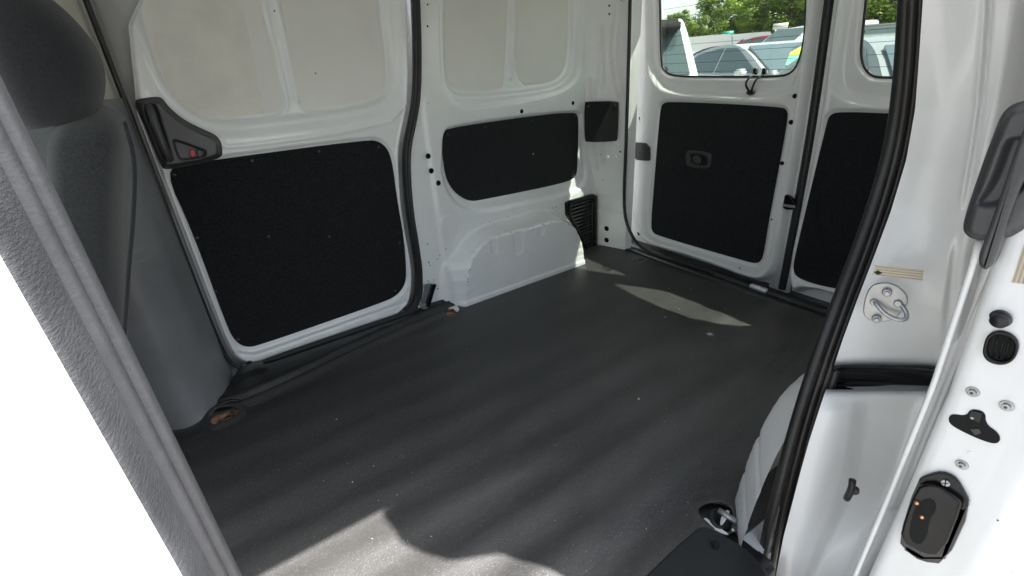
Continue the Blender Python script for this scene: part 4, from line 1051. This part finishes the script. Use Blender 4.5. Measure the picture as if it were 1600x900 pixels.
def paint(n, c): return mat('car_paint_'+n, c, .28, coat=.8, noise=(2, .03))
PW, PS, PR, PK, PG = paint('white', (.72, .73, .74)), paint('silver', (.42, .43, .44)), paint('red', (.38, .02, .03)), paint('black', (.02, .02, .022)), paint('grey', (.25, .26, .27))
TYRE = mat('tyre', (.02, .02, .02), .85); RIM = mat('wheel_rim', (.5, .5, .52), .3, metal=.8)
LAMP_R = mat('tail_lamp', (.45, .015, .01), .2, coat=.6); LAMP_W = mat('head_lamp', (.7, .72, .75), .1, coat=.8)
SHAPES = {  # side outline (x, z) of lower body, then greenhouse; x forward
 'sedan': dict(L=4.7, W=1.80, low=[(-2.35, .35), (-2.33, .75), (-2.2, .98), (-1.55, 1.03), (.85, .98), (1.9, .88), (2.28, .72), (2.35, .4), (2.2, .25), (-2.2, .25)],
     gh=[(-1.75, 1.0), (-1.05, 1.36), (-.45, 1.455), (.15, 1.445), (1.15, .98)], tw=.62, side=[(-1.45, 1.03), (-.95, 1.32), (-.38, 1.405), (.10, 1.395), (.88, 1.02)], split=[-.25]),
 'suv': dict(L=4.8, W=1.92, low=[(-2.35, .45), (-2.38, .9), (-2.3, 1.12), (.75, 1.10), (1.9, 1.02), (2.3, .85), (2.38, .5), (2.2, .32), (-2.2, .32)],
     gh=[(-2.32, 1.1), (-2.0, 1.70), (-1.6, 1.78), (.2, 1.76), (1.15, 1.10)], tw=.70, side=[(-2.05, 1.16), (-1.85, 1.62), (-1.5, 1.69), (.12, 1.68), (.85, 1.16)], split=[-1.05, -.1]),
 'van': dict(L=5.2, W=1.95, low=[(-2.6, .4), (-2.62, 1.0), (-2.6, 1.25), (1.1, 1.22), (2.1, 1.08), (2.5, .9), (2.6, .5), (2.4, .3), (-2.5, .3)],
     gh=[(-2.6, 1.2), (-2.52, 1.95), (-2.3, 2.0), (.6, 1.97), (1.75, 1.15)], tw=.80, side=[(.05, 1.28), (.05, 1.82), (.55, 1.83), (1.35, 1.28)], split=[.7]),
}
def car(kind, pm, az, dist, head, label, name='parked_car', cat='car', scale=1.):
    s = SHAPES[kind]; x, y = at_az(az, dist)
    root = empty(name, (x, y, GZ)); root.rotation_euler.z = math.radians(head); root.scale = (scale,)*3; tag(root, label, cat)
    hw = s['W']/2
    low = chaikin(s['low'], 2); rings = []
    for (yy, k, dz) in ((-hw, .93, .06), (-hw*1.0, .985, .0), (-hw*.93, 1., -.0), (0, 1.015, 0), (hw*.93, 1., 0), (hw, .985, 0), (hw, .93, .06)):
        off = .02 if k < .95 else 0
        rings.append([(px*k, yy*(1 if k > .95 else 1.0)+(0), .62+(pz-.62)*(k if k > .95 else .86)) for px, pz in low])
    loft('body', rings, pm, root)
    gh = s['gh']; tw = s['tw']
    zt = max(p[1] for p in gh); zb_ = min(p[1] for p in gh)
    def wy(z, m_=0): return (hw-.06)+( (hw*tw+.05)-(hw-.06))*(z-zb_)/(zt-zb_)+m_
    ghs = chaikin(gh, 2, False)
    ringsL = [[(px, sgn*wy(pz), pz) for px, pz in ghs] for sgn in (-1, 1)]
    v = ringsL[0]+ringsL[1]; n = len(ghs); f = [(i, i+1, n+i+1, n+i) for i in range(n-1)]+[tuple(range(n)), tuple(reversed(range(n, 2*n)))]
    roof_ = mesh('roof', v, f, pm, root, False)
    # side windows, each as a slightly proud dark pane
    sd = s['side']; sp_ = s['split']; xs = [min(p[0] for p in sd)]+sp_+[max(p[0] for p in sd)]
    zlow = sd[0][1]; top = sd[1:-1]
    def ztop(xx):
        P_ = [sd[0]]+top+[sd[-1]]; return float(np.interp(xx, [p[0] for p in P_], [p[1] for p in P_]))
    for sgn in (-1, 1):
        for i in range(len(xs)-1):
            a_, b_ = xs[i]+(.03 if i else 0), xs[i+1]-(.03 if i < len(xs)-2 else 0)
            pr = [(a_, zlow)]+[(xx, max(zlow+.02, ztop(xx))) for xx in np.linspace(a_, b_, 8)]+[(b_, zlow)]
            vv = [(px, sgn*(wy(pz)+.012), pz) for px, pz in pr]+[(px, sgn*(wy(pz)-.02), pz) for px, pz in pr]; m_ = len(pr)
            ff = [tuple(range(m_)) if sgn < 0 else tuple(reversed(range(m_)))]+[(k, (k+1) % m_, m_+(k+1) % m_, m_+k) for k in range(m_)]
            mesh('window', vv, ff, CARGLASS, root, False)
    def slopepane(nm, p0, p1, q0=.12, q1=.88, w=.9):
        a_ = np.array(p0)*(1-q0)+np.array(p1)*q0; b_ = np.array(p0)*(1-q1)+np.array(p1)*q1
        d = b_-a_; nn = np.array([d[1], -d[0]]); nn /= np.linalg.norm(nn)
        if nn[1] < 0: nn = -nn
        vv = []
        for h in (.03, -.03):
            for P_ in (a_, b_):
                for sgn in (-1, 1): vv.append((P_[0]+nn[0]*h, sgn*wy(P_[1])*w, P_[1]+nn[1]*h))
        mesh(nm, vv, [(0, 1, 3, 2), (4, 6, 7, 5), (0, 2, 6, 4), (1, 5, 7, 3), (2, 3, 7, 6), (0, 4, 5, 1)], CARGLASS, root, False)
        return a_, b_, nn
    wsc = slopepane('windscreen', gh[-1], gh[-2]); slopepane('rear_window', gh[0], gh[1])
    for sx in (-1, 1):
        wb = s['L']*.29
        for sgn in (-1, 1):
            for nm, r_, w_, m_ in (('wheel', .33, .11, TYRE), ('wheel_rim', .21, .125, RIM)):
                rg = [[(sx*wb+q*r_*math.cos(t), sgn*(hw-.12)+e, .33+q*r_*math.sin(t)) for t in np.linspace(0, 2*math.pi, 18, endpoint=False)] for e, q in ((-w_, .92), (-w_*.8, 1), (w_*.8, 1), (w_, .92))]
                loft(nm, rg, m_, root)
    L2 = s['L']/2
    for sgn in (-1, 1):
        lamp_x = low[:, 0].min()
        box('tail_light', (lamp_x-.01, sgn*hw*.78-.12, .72), (lamp_x+.16, sgn*hw*.78+.12, .92), LAMP_R, root, .02)
        box('headlight', (low[:, 0].max()-.22, sgn*hw*.76-.16, .62), (low[:, 0].max()+.005, sgn*hw*.76+.16, .78), LAMP_W, root, .03)
        box('mirror', (wsc[0][0]-.42, sgn*(hw+.02)-.02 if sgn > 0 else -hw-.16, zb_-.02), (wsc[0][0]-.28, hw+.16 if sgn > 0 else -hw+.0, zb_+.12), pm, root, .03)
    box('bumper', (low[:, 0].min()-.02, -hw*.85, .38), (low[:, 0].min()+.1, hw*.85, .52), PK, root, .02)
    return root, wsc, wy
# nearest row
hatch, _, _ = car('suv', PW, 44.9, 8.3, 46, 'white hatchback closest behind the van, sloping rear corner at the left window edge')
car('sedan', PS, 30.0, 10.0, 249, 'silver sedan seen through the left rear window, arched roof over pale blue windows')
w_car, wsc, wy = car('sedan', PW, 23.6, 9.6, 158, 'white sedan with a yellow and green price sticker across its windscreen')
car('sedan', PS, 26.3, 14.5, 166, 'silver sedan with bare windscreen just above the stickered car')
car('van', PW, 26.9, 24, 162, 'white van with sloping windscreen at the right of the left rear window', 'parked_van', 'van')
car('suv', PR, 31.6, 29, 120, 'red sport utility car beyond the silver sedans')
car('van', PW, 38.2, 30, 124, 'white cargo van with long roof, left one of the distant pair', 'parked_van', 'van')
car('van', PW, 34.4, 32, 122, 'white cargo van with long roof, below the small teal sign', 'parked_van', 'van')
car('sedan', PK, 32.3, 15.5, 250, 'dark sedan between the silver sedan and the red car')
car('suv', PK, 21.9, 22, 36, 'black sport utility car with red rear lamp in the right rear window')
car('sedan', PG, 20.6, 7.6, 48, 'grey sedan with pale blue window at the bottom of the right rear window')
car('sedan', PK, 18.2, 11, 60, 'dark car behind the grey sedan at the pillar edge of the right rear window')
box('spoiler', (-2.32, -.66, 1.60), (-1.98, .66, 1.73), HOLE, hatch, .03)
box('wiper', (-2.36, -.55, 1.22), (-2.24, .05, 1.27), HOLE, hatch, .01)
# windscreen price stickers
YEL = mat('sticker_yellow', (.62, .75, .08), .5); GRN = mat('sticker_green', (.22, .58, .42), .5)
a_, b_, nn = wsc
for nm, m_, q0, q1, s0, s1 in (('yellow_sticker', YEL, .50, .80, -.7, .7), ('green_sticker', GRN, .12, .48, -.8, .8)):
    P0 = a_*(1-q0)+b_*q0; P1 = a_*(1-q1)+b_*q1; vv = []
    for h in (.036, .032):
        for P_ in (P0, P1):
            for sg in (s0, s1): vv.append((P_[0]+nn[0]*h, sg*wy(P_[1])*.9, P_[1]+nn[1]*h))
    mesh(nm, vv, [(0, 1, 3, 2), (4, 6, 7, 5), (0, 2, 6, 4), (1, 5, 7, 3), (2, 3, 7, 6), (0, 4, 5, 1)], m_, w_car, False)
# street signs
TEAL = mat('sign_teal', (.03, .35, .28), .5); SIGNW = mat('sign_white', (.75, .73, .68), .5); POST = mat('sign_post_metal', (.4, .4, .4), .5, metal=.5)
for az, dist, z0, m_, lab, w in ((33.75, 40, 2.2, TEAL, 'small teal road sign on a post in front of the trees', .36), (29.2, 38, 2.35, SIGNW, 'small white road sign on a post above the parked red car', .42)):
    x, y = at_az(az, dist); r = empty('road_sign', (x, y, GZ)); r.rotation_euler.z = math.radians(az); tag(r, lab, 'sign')
    box('sign_board', (-.04, -w, z0-.17), (-.01, w, z0+.17), m_, r, .01); 
    for yy in (-w*.6, w*.6): box('post', (0, yy-.05, 0), (.08, yy+.05, z0+.1), POST, r, .01)
